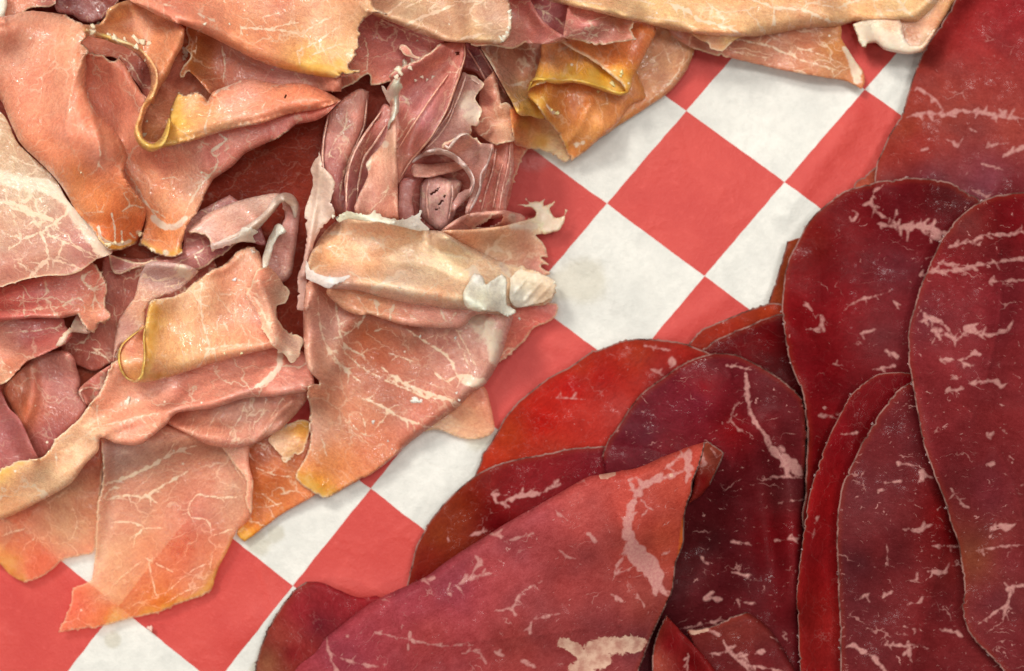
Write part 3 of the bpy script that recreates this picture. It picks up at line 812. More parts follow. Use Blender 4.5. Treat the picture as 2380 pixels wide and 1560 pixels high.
# D2/D3 rosy rolls at left
p = patch('fold', H_, 'D', 's -120,700 f 60,680 380,690 400,740 440,790 s !400,850 330,880 250,920 160,960 c 60,1060 0,1100 s -120,1130',
      [(200, 800, 'a85450'), (60, 980, 'b87058'), (350, 760, 'b0645c'), (20, 1030, 'd0a080')], z=6.5, R=14, wr=(.9, 40), net=.35, jag=4, veins=[(1.5, 20, 780, 200, 770, 380, 740), (1.4, 60, 990, 0, 950)])
q = patch('fold', H_, 'D', 's 470,670 c 430,740 370,800 340,870 f 400,850 430,780 540,785 560,740', [(440, 760, 'dcb8a8')], z=2.0, R=5, wr=(.5, 20), net=.1, fat=[(430, 760, 90)])
slice_('ham_slice', 'wet dark red ham fold under the shiny roll at the left edge', HC_, [p, q], GH)
p = patch('fold', H_, 'D', 'f -120,520 60,470 200,425 330,380 450,330 c !560,330 640,440 656,520 640,600 662,685 600,725 572,785 520,740 f 480,665 380,690 200,690 0,715 -120,730',
      [(200, 560, 'b8625c'), (400, 470, 'c47468'), (560, 640, 'cc8c70'), (0, 600, 'b85c54'), (600, 460, 'c47a68'), (300, 660, 'c47060')],
      z=[(100, 560, 9), (400, 520, 9.5), (600, 600, 7)], R=34, drop=4, wr=(.5, 50), net=.5, jag=5, grain=0,
      veins=[(3, 560, 400, 500, 450, 580, 540, 550, 620), (2.5, 560, 520, 640, 470), (1.6, 140, 520, 150, 700), (2, 580, 560, 620, 640), (1.4, 0, 640, 200, 640, 420, 610), (2, 330, 640, 480, 570, 520, 640), (1.2, 60, 580, 200, 590, 330, 560)])
slice_('ham_slice', 'shiny rosy rolled ham slice with a ragged right end, beside the shadowed gap at left', HC_, [p], GH)

# D1 broad pale slice at left
p = patch('fold', H_, 'V', 's -120,230 0,260 40,330 90,380 130,420 160,470 210,520 250,570 262,588 c !225,603 185,632 150,640 110,642 75,646 40,655 0,667 -120,700',
      [(40, 320, 'c8a07c'), (60, 440, 'c8ac90'), (100, 560, 'b88c78'), (200, 580, 'b8847c'), (30, 640, 'b88070'), (20, 520, 'c09a80'), (-80, 400, 'c8a488')],
      z=[(-100, 400, 8), (50, 600, 9), (200, 590, 9), (60, 350, 7)], R=0, wr=(.6, 70), net=[(100, 560, 1.0), (20, 300, .8)], jag=2.2, tr=.2, grain=40,
      veins=[(3, -60, 402, 0, 412, 57, 424, 110, 435, 150, 460), (6, -20, 470, 40, 476, 85, 500, 140, 520), (4, 95, 540, 70, 500, 20, 480), (4, 95, 540, 110, 600, 60, 650), (3.5, 95, 540, 150, 500, 160, 470), (3, 95, 540, 170, 570, 230, 600), (3, 50, 556, 95, 540), (3, 110, 600, 180, 620), (3, 110, 600, 70, 640), (2, 20, 580, 50, 556, 30, 510), (2, 40, 610, 90, 640), (1.8, 20, 360, 60, 380, 110, 400), (2, 150, 560, 130, 610), (2, 0, 540, 50, 556), (2.5, 150, 410, 100, 400, 60, 350)],
      fat=[('l', 20, 170, 470, 200, 530, 240, 588), ('l', 22, -60, 402, 0, 412, 57, 424, 110, 435, 155, 465)])
slice_('ham_slice', 'broad pale brown ham slice with a net of white veins at the left edge', HC_, [p], GH)

# D12 lower crumple + loop
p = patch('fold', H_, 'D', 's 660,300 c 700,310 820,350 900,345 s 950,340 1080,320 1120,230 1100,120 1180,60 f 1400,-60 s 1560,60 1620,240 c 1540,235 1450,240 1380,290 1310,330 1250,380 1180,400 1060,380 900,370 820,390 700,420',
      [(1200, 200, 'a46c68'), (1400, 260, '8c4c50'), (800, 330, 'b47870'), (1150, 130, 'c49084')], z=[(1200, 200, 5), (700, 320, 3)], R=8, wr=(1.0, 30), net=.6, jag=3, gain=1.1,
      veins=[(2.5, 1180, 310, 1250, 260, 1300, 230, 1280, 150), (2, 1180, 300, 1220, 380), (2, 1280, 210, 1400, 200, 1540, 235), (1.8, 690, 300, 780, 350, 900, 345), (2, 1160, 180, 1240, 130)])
slice_('ham_slice', 'crumpled shadowed ham slice with white strands under the white bordered loop', HC_, [p], GH)
p = patch('fold', H_, 'A', 'f 1140,1400 1210,1340 1300,1285 1450,1225 1600,1190 1700,1180 s 1720,1230 1660,1300 1600,1360 1480,1440 c 1340,1492 1290,1540 1265,1450',
      [(1350, 1370, 'c89c88'), (1500, 1290, 'c49484'), (1600, 1230, 'cca898'), (1280, 1450, 'd0aca0')], z=[(1350, 1400, 4), (1650, 1230, 8)], R=16, drop=1.5, wr=(.4, 40), net=.3, tr=.1, grain=-20, jag=3)
p2 = patch('fold', H_, 'A', 'f 1700,1182 1790,1203 1826,1262 1815,1400 1795,1560 1770,1680 s 1700,1740 1620,1640 s 1640,1520 1700,1400 1736,1320 1720,1250',
      [(1780, 1350, 'b88880'), (1720, 1560, 'b07c70')], z=[(1780, 1300, 8), (1700, 1600, 5)], R=18, drop=2, wr=(.4, 40), net=.2)
r1 = ribbon('fat_rim', F_, 'A', 62, (1280, 1500, 1340, 1490, 1450, 1450, 1560, 1380, 1640, 1300, 1690, 1225, 1740, 1205, 1790, 1240, 1800, 1330), 'dcc8b8', z=.8, clear=0) if False else ribbon('fat_rim', F_, 'A', 50, (1290, 1496, 1350, 1480, 1450, 1440, 1560, 1370, 1640, 1290, 1690, 1222, 1740, 1203, 1790, 1240, 1798, 1330), 'dcc6b4', z=.7, tr=.15)
r2 = patch('fat_flap', F_, 'D', 'c 1450,195 1480,140 1530,150 1570,165 1540,190 1560,235 1500,225 1420,240 1300,275 1290,240 1400,215', [(1500, 190, 'e4d4c4'), (1350, 245, 'd8c0b4')], z=.8, R=0, wr=(.4, 15), jag=3, tr=.15, step=3.5)
slice_('ham_slice', 'ham slice bent into an open loop with a glossy white fat border', HC_, [p, p2, r1, r2], GH)

# D10 big translucent roll
p = patch('fold', H_, 'D', 'f 885,365 930,345 1000,350 1130,365 s !1210,405 1150,470 1050,540 910,600 c 880,740 f 740,850 700,900 690,960 s 700,800 730,700 780,620 820,560 850,440',
      [(950, 430, 'b8a09c'), (1060, 400, 'c8aca4'), (850, 600, 'caa088'), (780, 740, 'c4968a'), (900, 660, 'd8b084')], z=[(950, 400, 6), (750, 850, 4)], R=14, drop=1.2, wr=(.4, 40), net=1.0, tr=.3, jag=3, grain=-30, veins=[(2, 960, 460, 1050, 440, 1130, 380), (1.8, 920, 540, 1000, 500, 1100, 480, 1180, 420)], fat=[(1110, 400, 60), (1150, 430, 40)])
p2 = patch('fold', H_, 'D', 'f 885,735 820,790 745,855 720,930 735,1000 780,1060 820,1082 900,1060 920,900',
      [(800, 900, 'bc7c68'), (740, 950, 'd8a878'), (830, 1050, 'd8a060')], z=3, R=8, wr=(.2, 30), net=.1)
p3 = patch('fold', H_, 'D', 'c 905,600 930,580 1000,570 1060,560 1150,510 1220,450 1300,400 1380,350 1440,290 1520,255 f !1580,290 1620,400 1680,600 1700,860 f !1680,872 1500,912 1300,965 1100,1030 950,1070 820,1084 s !850,1050 868,1000 880,900 872,860 882,740',
      [(950, 700, 'e0a860'), (1100, 750, 'e2a880'), (1400, 700, 'd69878'), (1500, 400, 'd89c80'), (1600, 700, 'd0907a'), (1100, 950, 'e6b07c'), (1400, 900, 'dea27c'), (1100, 600, 'dcaa84')],
      z=[(900, 900, 7), (1200, 700, 9), (1500, 400, 8), (1650, 700, 8), (1200, 980, 7)], R=26, drop=3, wr=(.5, 70), net=.55, jag=3, grain=85, tr=.12, stiff=60,
      yel=[('l', 70, 930, 640, 920, 780, 900, 900, 880, 1050), ('l', 50, 900, 1050, 1000, 1050)],
      veins=[(3, 1220, 540, 1230, 680, 1260, 800, 1280, 880), (3, 1280, 880, 1200, 1000), (3, 1280, 880, 1380, 860, 1500, 850), (2, 1430, 600, 1440, 700), (2, 1520, 820, 1510, 900), (1.6, 1400, 800, 1360, 700), (1.4, 1320, 700, 1330, 800), (1.4, 1470, 730, 1500, 800), (2, 1220, 540, 1230, 480)], cr=[(.8, 26, 1280, 420, 1380, 380, 1470, 300)])
r = ribbon('fat_rim', H_, 'D', 14, (884, 740, 800, 800, 740, 860, 722, 930, 738, 1010, 780, 1062, 820, 1080, 860, 1050, 872, 990, 880, 900, 876, 800, 884, 740), 'e8b868', z=.5, yel=[(780, 900, 300)])
c1 = crumb('fat_crumb', F_, 1428, 456, 'D', 13, 'fce8d8', 9); c2 = crumb('fat_crumb', F_, 1472, 905, 'D', 9, 'fce0a8', 10); c3 = crumb('fat_crumb', F_, 1368, 905, 'D', 8, 'fce0a8', 11); c4 = crumb('fat_crumb', F_, 1540, 345 - 60, 'D', 14, 'f0d0b8', 12)
slice_('ham_slice', 'large peach ham slice rolled open at its yellow left end', HC_, [p, p2, p3, r, c1, c2, c3, c4], GH)

# D11 crumpled flap
p = patch('fold', H_, 'D', 'c 1495,540 1530,490 1560,430 1590,395 s 1640,380 1700,440 c 1730,500 1760,540 1740,600 1690,625 1700,700 1760,780 1835,812 1838,845 1785,955 1720,900 1660,850 1630,800 s 1600,740 1580,680 1550,620',
      [(1620, 450, 'c88870'), (1640, 700, 'e4a88c'), (1780, 880, 'e8b8a0'), (1700, 560, 'b8947c')], z=[(1600, 500, 1.5), (1750, 850, 2)], R=0, wr=(1.2, 22), net=.9, jag=5, cr=[(1.2, 34, 1570, 470, 1640, 620, 1700, 780, 1770, 900)], veins=[(3, 1500, 540, 1560, 580, 1620, 700, 1700, 840), (2, 1620, 730, 1700, 700), (2.5, 1660, 470, 1720, 450)])
p2 = patch('fat_flap', F_, 'D', 's 1600,385 f 1600,320 1630,220 1660,160 1680,122 1708,118 1742,165 s 1700,185 1670,240 1650,320 1625,375', [(1640, 280, 'e8cdb8'), (1700, 150, 'f0dcc8')], z=2.2, R=6, drop=.6, wr=(.3, 20), step=3.5)
slice_('ham_slice', 'crumpled peach ham flap with an upright white strip, right of the peach roll', HC_, [p, p2], GH)

# ---- centre: the swirl
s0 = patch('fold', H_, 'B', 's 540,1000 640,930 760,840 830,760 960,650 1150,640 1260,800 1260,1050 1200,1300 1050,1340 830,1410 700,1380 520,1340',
      [(700, 1200, '8c4c44'), (1000, 1100, 'a05c50'), (1150, 1000, 'bc7868'), (900, 1300, '783830')], z=[(1200, 900, 6), (800, 1200, 2)], R=0, wr=(.6, 30), net=.3, gloss=.2)  # low gloss stands in for occluded reflections inside the hollow
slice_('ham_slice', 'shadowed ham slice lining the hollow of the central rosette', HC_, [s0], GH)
s5 = patch('fold', H_, 'B', 's 1250,690 c 1350,700 1440,790 1410,830 1340,920 1300,1000 f 1250,1110 1225,1200 1205,1330 s 1150,1330 1180,1000',
      [(1300, 850, 'cc7868'), (1230, 1100, 'cc7c70'), (1400, 800, 'd8a068')], z=[(1400, 820, .6), (1200, 1000, 4), (1270, 760, 4)], R=8, wr=(.5, 30), tr=.45, net=.4, jag=5)
slice_('ham_slice', 'thin pink ham slice right of the rosette with the red square showing through', HC_, [s5], GH)
s4 = patch('fold', H_, 'B', 'f 1130,840 1245,850 1255,920 1258,1050 1215,1200 1192,1320 s 1000,1330 965,1310 1040,1120',
      [(1180, 950, 'c88878'), (1120, 1150, 'c47e72'), (1060, 1280, 'c48074'), (1210, 1150, 'cc8c80')], z=[(1200, 950, 5.5), (1100, 1250, 4)], R=12, drop=1.4, wr=(.4, 40), net=.3, tr=.1, grain=100, veins=[(1.2, 1170, 1050, 1140, 1280), (1.4, 1230, 900, 1240, 1050, 1190, 1180)])
s4p = pleats('B', 10, 'd8a090', (1235, 870, 1225, 1000, 1195, 1120, 1170, 1280), (1150, 900, 1130, 1040, 1090, 1160, 1060, 1290), (1190, 1000, 1160, 1120, 1130, 1270))
slice_('ham_slice', 'smooth rosy ham fold forming the right wall of the rosette', HC_, [s4] + s4p, GH)
s3 = patch('fold', H_, 'B', 's 960,300 970,262 1060,290 f 1140,430 1235,600 s 1260,680 1180,660 f 1130,580 1080,510 1020,440 960,420',
      [(1100, 480, 'a0605a'), (1000, 320, '7a3438'), (1200, 620, 'b87860')], z=5, R=10, wr=(.4, 40), net=.3)
s3p = pleats('B', 12, 'cc9484', (975, 300, 1040, 400, 1090, 490, 1150, 590, 1180, 640), (1050, 300, 1130, 430, 1220, 590))
slice_('ham_slice', 'narrow dark rosy ham fold running down beside the orange folds', HC_, [s3] + s3p, GH)
s2 = patch('fold', H_, 'B', 's 1060,520 f 1140,430 1170,560 c !1180,635 1220,630 1255,660 1285,715 1265,760 1240,800 1255,860 s 1130,880 1040,820 1010,770 1050,700 1050,600',
      [(1100, 620, 'a8665c'), (1200, 720, 'c89070'), (1230, 680, 'd8b090'), (1100, 800, 'b87c68')], z=[(1230, 700, 6), (1100, 600, 4)], R=8, wr=(.9, 20), net=.5, jag=5)
slice_('ham_slice', 'wrinkled tan ham slice with ruffled right edge at upper right of the rosette', HC_, [s2], GH)
s1 = patch('fold', H_, 'B', 's 850,680 f 900,560 s 950,440 c !985,460 1030,475 1075,515 1050,560 1030,600 1055,660 1055,700 1030,745 1000,765 990,820 s 930,840 860,905 720,930 760,840',
      [(950, 560, 'b88478'), (1000, 640, 'd0c4b8'), (900, 760, 'c4988c'), (820, 850, 'c08c84'), (980, 780, 'c8988a')], z=[(1000, 600, 7), (850, 850, 6)], R=8, wr=(.8, 25), net=.3, jag=5, fat=[(1000, 600, 70), (1010, 690, 80), (960, 640, 50)], veins=[(3, 990, 460, 1030, 500, 1080, 520)])
s1p = pleats('B', 12, 'd8b8a8', (970, 450, 940, 540, 900, 640, 860, 740, 790, 840, 700, 930), (900, 590, 870, 680, 800, 780, 720, 880), (1000, 480, 1050, 515))
slice_('ham_slice', 'greyish pink ham slice with a pale grey fat patch at the top of the rosette', HC_, [s1] + s1p, GH)
s7 = patch('fold', H_, 'B', 'c 820,915 835,870 880,850 930,815 !975,805 1010,835 f 1060,872 1135,880 1140,905 1105,1000 1075,1100 1035,1220 978,1312 s 962,1300 995,1180 1012,1110 980,1040 920,960 860,928',
      [(1050, 920, 'c08c80'), (900, 880, 'c49488'), (1060, 1050, 'bc8074'), (1000, 1250, 'cc9c90')], z=[(1100, 900, 6), (900, 880, 6), (1000, 1250, 4)], R=9, drop=1.2, wr=(.4, 30), net=.25, jag=3)
r7 = ribbon('fat_rim', F_, 'B', 17, (836, 880, 860, 905, 930, 822, 985, 812), 'e0c0b0', z=.6)
r7b = ribbon('fat_rim', F_, 'B', 16, (1128, 900, 1100, 1000, 1060, 1060, 1050, 1160, 985, 1300), 'd8b8ac', z=.4)
slice_('ham_slice', 'pointed rosy ham fold curving around the ring of white fat in the rosette', HC_, [s7, r7, r7b], GH)
s10 = patch('fold', H_, 'B', 's 560,1120 f 590,1085 690,1075 s 660,1130 640,1220 650,1330 f 600,1350 560,1330', [(600, 1200, 'b07c74'), (650, 1100, 'a0605c')], z=4, R=12, wr=(.3, 30), net=.1)
s9 = patch('fold', H_, 'B', 'f 695,1120 760,1075 850,1090 940,1110 915,1200 895,1320 825,1405 740,1360 690,1290 688,1190',
      [(800, 1200, 'd0a098'), (780, 1330, 'bc8880'), (870, 1130, 'cc9c90')], z=[(800, 1150, 4.5), (800, 1350, 1.5)], R=24, drop=2.5, wr=(.9, 16), net=.6, grain=80, cr=[(.8, 16, 740, 1100, 745, 1330), (.8, 16, 860, 1110, 850, 1360)],
      holes=[(740, 1180, 775, 1165, 812, 1128, 795, 1168, 760, 1188), (792, 1245, 830, 1215, 836, 1222, 805, 1252), (776, 1278, 812, 1262, 806, 1274, 780, 1284), (820, 1208, 842, 1190, 840, 1202)])
s8 = patch('fold', H_, 'B', 'f 632,1040 650,1000 760,1000 930,985 985,1008 s 900,1045 760,1078 650,1078', [(750, 1030, 'c49080'), (650, 1060, 'dcb0a0'), (900, 1010, 'b88070')], z=3, R=9, drop=1.2, wr=(.2, 30), net=.3)
s9p = pleats('B', 10, 'd0a498', (740, 1100, 725, 1200, 740, 1330), (880, 1110, 885, 1200, 860, 1350))
slice_('ham_slice', 'tightly rolled mauve ham core with small slits at the heart of the rosette', HC_, [s10, s9, s8] + s9p, GH)
r6 = ribbon('fat_rim', F_, 'B', 34, (640, 990, 700, 945, 790, 922, 860, 938, 930, 985, 985, 1050, 1008, 1110, 985, 1180, 930, 1230, 890, 1290), 'e0c0b4', z=3.0, tr=.12)
r6b = patch('fold', H_, 'B', 's 920,1180 f 990,1150 1010,1120 s 985,1190 940,1245 885,1295 880,1250 910,1200', 'b88880', z=1.0, R=5, wr=(.2, 20), net=.1)
slice_('ham_slice', 'ham slice edge showing as a ring of white fat around the rosette core', HC_, [r6, r6b], GH)

# C folds above the rosette
c3 = patch('fold', H_, 'B', 's 250,60 600,100 850,180 f !830,262 815,300 s 700,380 600,440 c 545,495 480,505 430,520 380,525 370,460 300,500 150,560 s 180,400 250,200',
      [(450, 350, 'b4685c'), (600, 250, 'a85c58'), (700, 320, 'b87068'), (340, 500, 'c47c60'), (500, 180, '9c504c')], gloss=.4, z=[(400, 300, 6), (700, 280, 6)], R=8, wr=(.6, 45), net=.35, jag=3,
      veins=[(1.6, 350, 230, 370, 320, 365, 440, 380, 510), (1.8, 700, 330, 760, 320, 800, 290), (2, 590, 190, 620, 250), (1.2, 450, 120, 620, 200, 780, 260), (1.2, 480, 160, 430, 130)])
slice_('ham_slice', 'reddish ham slice with a ragged lower edge under the top centre slice', HC_, [c3], GH)
c5 = patch('fold', H_, 'B', 's 230,590 f 120,700 92,850 86,1000 120,1120 150,1250 s 200,1330 260,1330 f 235,1150 245,1010 290,900 335,800 368,660 s 378,560 320,540',
      [(200, 750, 'b88074'), (150, 950, 'b07470'), (200, 1100, 'a0605c'), (300, 650, 'c08474'), (240, 920, 'cc9484')], z=[(200, 700, 7), (180, 1200, 5)], R=22, drop=2.4, wr=(.4, 40), net=.4, grain=100, tr=.15,
      veins=[(2, 240, 660, 230, 780, 170, 860, 120, 980), (2.2, 190, 900, 240, 960, 240, 1010, 210, 1100, 200, 1200), (1.5, 300, 740, 220, 800)])
c5p = pleats('B', 11, 'dcac98', (365, 600, 350, 760, 300, 880, 250, 1000, 235, 1100, 236, 1260), (130, 700, 100, 850, 96, 1000, 130, 1130))
slice_('ham_slice', 'leftmost of the upright mauve ham ribbons above the pale centre roll', HC_, [c5] + c5p, GH)
c6 = patch('fold', H_, 'B', 's 470,630 f 420,720 340,820 290,920 245,1040 228,1160 235,1320 s 330,1340 420,1320 520,1100 540,700',
      [(350, 900, 'b0786e'), (300, 1150, 'ac7474'), (420, 760, 'b4746a'), (450, 1000, 'b47468')], z=[(350, 900, 7), (350, 1250, 5)], R=20, drop=2, wr=(.4, 40), net=.3, grain=110, tr=.15,
      veins=[(1.8, 440, 700, 380, 760, 340, 830), (1.6, 320, 1130, 270, 1180, 240, 1260), (1.2, 390, 800, 330, 950, 300, 1050)])
c6p = pleats('B', 12, 'dcac98', (450, 680, 370, 790, 300, 900, 255, 1020, 240, 1140, 240, 1280), (480, 760, 420, 860, 350, 960, 320, 1080, 300, 1240))
slice_('ham_slice', 'middle mauve ham ribbon partly behind the tan ribbon with the fat curl', HC_, [c6] + c6p, GH)
c4 = patch('fold', H_, 'B', 'c 500,470 540,430 590,400 640,380 700,350 760,310 f !810,262 900,258 962,262 971,330 940,440 900,560 850,680 760,840 640,980 556,1120 s 548,1000 540,850 545,600',
      [(800, 400, 'bc7a6c'), (700, 600, 'b47470'), (600, 800, 'c48874'), (620, 900, 'c08074'), (900, 300, 'b87064'), (560, 1000, 'c8907c'), (720, 750, 'b47478')],
      z=[(800, 350, 9), (700, 700, 8), (570, 1050, 5)], R=26, drop=3.5, wr=(.4, 50), net=.3, grain=120, jag=4, tr=.12,
      cr=[(1.3, 44, 545, 900, 640, 740, 740, 600, 860, 450)], holes=[(900, 322, 922, 312, 930, 328, 915, 345)],
      veins=[(1.6, 560, 620, 620, 630, 600, 700, 560, 780), (2, 540, 570, 620, 610, 640, 640), (1.2, 850, 440, 930, 440), (1.6, 550, 860, 640, 720), (1.3, 870, 570, 890, 600)])
cc = [crumb('fat_crumb', F_, x, y, 'B', r, 'ecd0b4', 20 + i) for i, (x, y, r) in enumerate([(600, 395, 30), (640, 370, 20), (560, 430, 26), (545, 470, 20), (625, 410, 18), (700, 470, 12), (730, 485, 11), (660, 490, 12), (765, 470, 10)])]
f1 = patch('fat_flap', H_, 'B', 'c 570,300 590,275 625,300 650,330 690,350 670,362 620,350 590,335', 'd09080', z=1.8, R=0, wr=(.5, 12), jag=3, step=3.2, net=.1)
c4p = pleats('B', 10, 'dca890', (960, 280, 962, 340, 930, 450, 890, 560, 845, 680, 755, 835, 640, 970, 565, 1090), (860, 450, 760, 590, 660, 740, 560, 900))
slice_('ham_slice', 'long rosy diagonal ham fold with ragged cream fat at its top left', HC_, [c4, f1] + cc + c4p, GH)
c7 = patch('fold', H_, 'B', 's 480,560 f 505,640 500,740 470,850 440,900 s !390,950 358,1000 372,1050 355,1110 320,1180 f 285,1260 300,1310 400,1350 s 555,1345 f 556,1150 546,900 546,720 s 560,600 575,500 530,480',
      [(480, 900, 'd8ac90'), (450, 1100, 'd09c86'), (520, 700, 'd0a090'), (350, 1250, 'cc9484'), (520, 1200, 'c88c78')], z=[(500, 700, 9), (420, 1200, 8)], R=14, drop=1.8, wr=(.3, 40), net=.4, grain=95, tr=.15,
      fat=[('l', 20, 510, 560, 540, 640, 520, 700), ('l', 22, 375, 960, 368, 1030), (480, 880, 30), (470, 560, 30)], veins=[(1.6, 500, 1120, 470, 1200, 410, 1260, 380, 1290), (1.4, 520, 1180, 540, 1200), (1.6, 350, 1130, 320, 1180)])
f2 = ribbon('fat_rim', F_, 'B', 24, (565, 470, 540, 540, 545, 610, 545, 680, 500, 750, 492, 790), 'ecd8c4', z=1.2)
f3 = patch('fat_flap', F_, 'B', 'c 455,530 490,560 520,500 560,490 578,520 560,570 520,610 500,640 470,590', [(500, 570, 'dcc0b0'), (560, 510, 'f0dcc4')], z=1.2, R=0, wr=(.6, 12), jag=4, step=3.2, tr=.1)
slice_('ham_slice', 'tan ham ribbon with a curl of white fat along its edge, left of the rosette', HC_, [c7, f2, f3], GH)
c9 = patch('fold', F_, 'V', 'c 744,352 732,368 722,389 726,420 717,458 706,496 709,534 703,600 692,650 s 690,720 716,720 f 712,650 722,600 732,560 c !748,530 766,512 780,496 770,465 776,431 768,408 751,385',
      [(740, 420, 'd8bea8'), (745, 500, 'd8c0ac'), (710, 600, 'd8a898'), (700, 680, 'd0a090')], z=[(745, 380, 9), (740, 480, 9), (700, 690, 6)], R=5, wr=(.5, 16), jag=4, tr=.08, step=3.6, cr=[(1.2, 8, 742, 380, 738, 450, 725, 530, 705, 640)])
slice_('ham_slice', 'tall crinkled strip of nearly white ham fat left of the pale centre roll', HC_, [c9], GH)

# ---- orange group, top right of centre
p = patch('fold', H_, 'V', 's 1185,255 c 1190,300 1195,335 1230,348 1262,352 1290,366 1318,374 f 1400,300 1380,200 1290,180', [(1240, 320, 'd8b070'), (1210, 290, 'd08850'), (1280, 355, 'dcc8a0')], z=[(1230, 340, .4), (1300, 250, 4)], R=8, wr=(.4, 30), tr=.55, net=.2, jag=3, yel=[(1215, 285, 30), (1260, 330, 30)])
slice_('ham_slice', 'yellowish see-through ham edge on the white square left of the orange tip', HC_, [p], GH)
p = patch('fold', H_, 'V', 's 1480,60 1560,40 f 1622,84 1610,130 1592,170 1556,214 1510,246 1440,290 1395,312 s 1420,200',
      [(1590, 110, 'c08a60'), (1560, 190, 'c88c68'), (1500, 240, 'd08c58'), (1430, 290, 'd09450')], z=[(1600, 110, 2), (1560, 200, 1), (1440, 270, 1)], R=14, drop=1.6, wr=(.5, 30), tr=.18, net=.4, grain=-40, veins=[(1.4, 1570, 90, 1590, 130, 1560, 190, 1500, 240), (1.2, 1540, 100, 1560, 150)])
slice_('ham_slice', 'tan ham fold at the right end of the orange group beside a red square', HC_, [p], GH)
o2 = patch('fold', H_, 'B', 's 1060,240 f 1060,300 1140,430 1235,600 1290,700 s 1360,705 1450,715 s 1500,500 1450,250 1300,240',
      [(1250, 400, 'b87e68'), (1300, 650, 'd0a050'), (1400, 680, 'd09c48'), (1350, 320, 'a86c58'), (1180, 450, 'c08c78')], z=5, R=12, wr=(.4, 40), net=.6, yel=[(1300, 690, 90), (1420, 710, 80), (1370, 620, 60)], grain=60,
      veins=[(4, 1060, 300, 1110, 370, 1150, 440), (3.5, 1230, 520, 1290, 510, 1350, 490), (2, 1170, 480, 1240, 600), (2, 1270, 620, 1290, 690), (2.5, 1290, 300, 1400, 300), (2, 1320, 440, 1280, 400)])
slice_('ham_slice', 'brownish ham slice with a mustard lower edge, left of the bright orange folds', HC_, [o2], GH)
o1 = patch('fold', H_, 'B', 's 1345,560 c 1395,640 1450,730 1490,780 1530,830 1560,890 1580,930 !1612,985 s 1680,935 1780,850 f 1900,745 1970,640 2060,590 s 2000,420 1500,400',
      [(1600, 700, 'd0884c'), (1450, 650, 'd09038'), (1650, 880, 'cf8c4c'), (1850, 680, 'd09058'), (1600, 600, 'cc8048'), (1760, 800, 'd8a060')], z=[(1610, 970, .5), (1450, 700, 3), (1800, 700, 2.4), (2100, 600, 1)], R=14, drop=1.6, wr=(.5, 45), net=.35, grain=80, tr=.25, jag=3,
      yel=[('l', 36, 1370, 580, 1440, 700, 1520, 820, 1570, 900), (1430, 620, 60)], fat=[('l', 12, 1460, 640, 1500, 690, 1530, 690), (1640, 880, 26), (1680, 870, 20)],
      veins=[(2.2, 1430, 590, 1470, 650, 1510, 700), (1.5, 1820, 570, 1830, 640), (1.3, 1720, 600, 1725, 660), (1.2, 1640, 560, 1660, 640)], cr=[(.9, 30, 1560, 880, 1640, 800, 1720, 640)])
slice_('ham_slice', 'glossy orange ham slice whose pointed tip rests on the white square', HC_, [o1], GH)
o3 = patch('fold', H_, 'B', 's 1440,250 f 1425,340 1390,460 s 1350,540 c 1400,515 1480,500 1560,495 1660,500 1750,525 1850,560 f 1900,585 1945,575 1965,545 s 1990,440 2040,330 2110,200 1980,120 1700,180',
      [(1550, 380, 'd08048'), (1650, 470, 'd4982c'), (1480, 330, 'd08458'), (1850, 520, 'd8a024'), (1400, 510, 'd8a030')], z=[(1500, 400, 4), (1900, 540, 3.5)], R=12, wr=(.5, 30), net=.4, grain=90,
      yel=[('l', 60, 1350, 540, 1450, 490, 1600, 480, 1750, 500, 1900, 550), (1600, 420, 50), (1750, 450, 70)], veins=[(1.3, 1560, 450, 1580, 380), (1.3, 1640, 440, 1650, 370)])
o5 = ribbon('fat_rim', H_, 'B', 26, (1345, 555, 1370, 490, 1430, 480, 1520, 500, 1620, 492, 1720, 510, 1820, 545, 1900, 570, 1960, 560), 'e0ac48', z=1.0, yel=[(1600, 500, 500)])
o4 = patch('fold', H_, 'B', 'f !1525,245 1600,240 1800,180 2000,120 2125,175 2065,320 2015,420 1982,480 1972,540 s !1945,565 c 1930,520 1880,480 1830,440 1760,390 1700,350 1610,300',
      [(1850, 330, 'cc7440'), (1900, 450, 'd49030'), (2000, 300, 'cc7448'), (1700, 290, 'd0844c'), (1800, 250, 'c87850')], z=[(1900, 350, 2.5), (1950, 530, 1.2)], R=12, wr=(.3, 40), net=.25, grain=60, yel=[(1950, 520, 80), (1880, 450, 60)], jag=2, rim=1.6)
c_ = [crumb('fat_crumb', F_, x, y, 'B', r, 'f0d490', 40 + i) for i, (x, y, r) in enumerate([(1915, 440, 16), (1910, 462, 12), (1860, 510, 18), (1520, 690, 14), (1490, 670, 10), (1770, 560, 12), (1660, 735, 9)])]
slice_('ham_slice', 'bright orange ham slice folded to a triangle with deep yellow fat edges', HC_, [o3, o5, o4] + c_, GH)

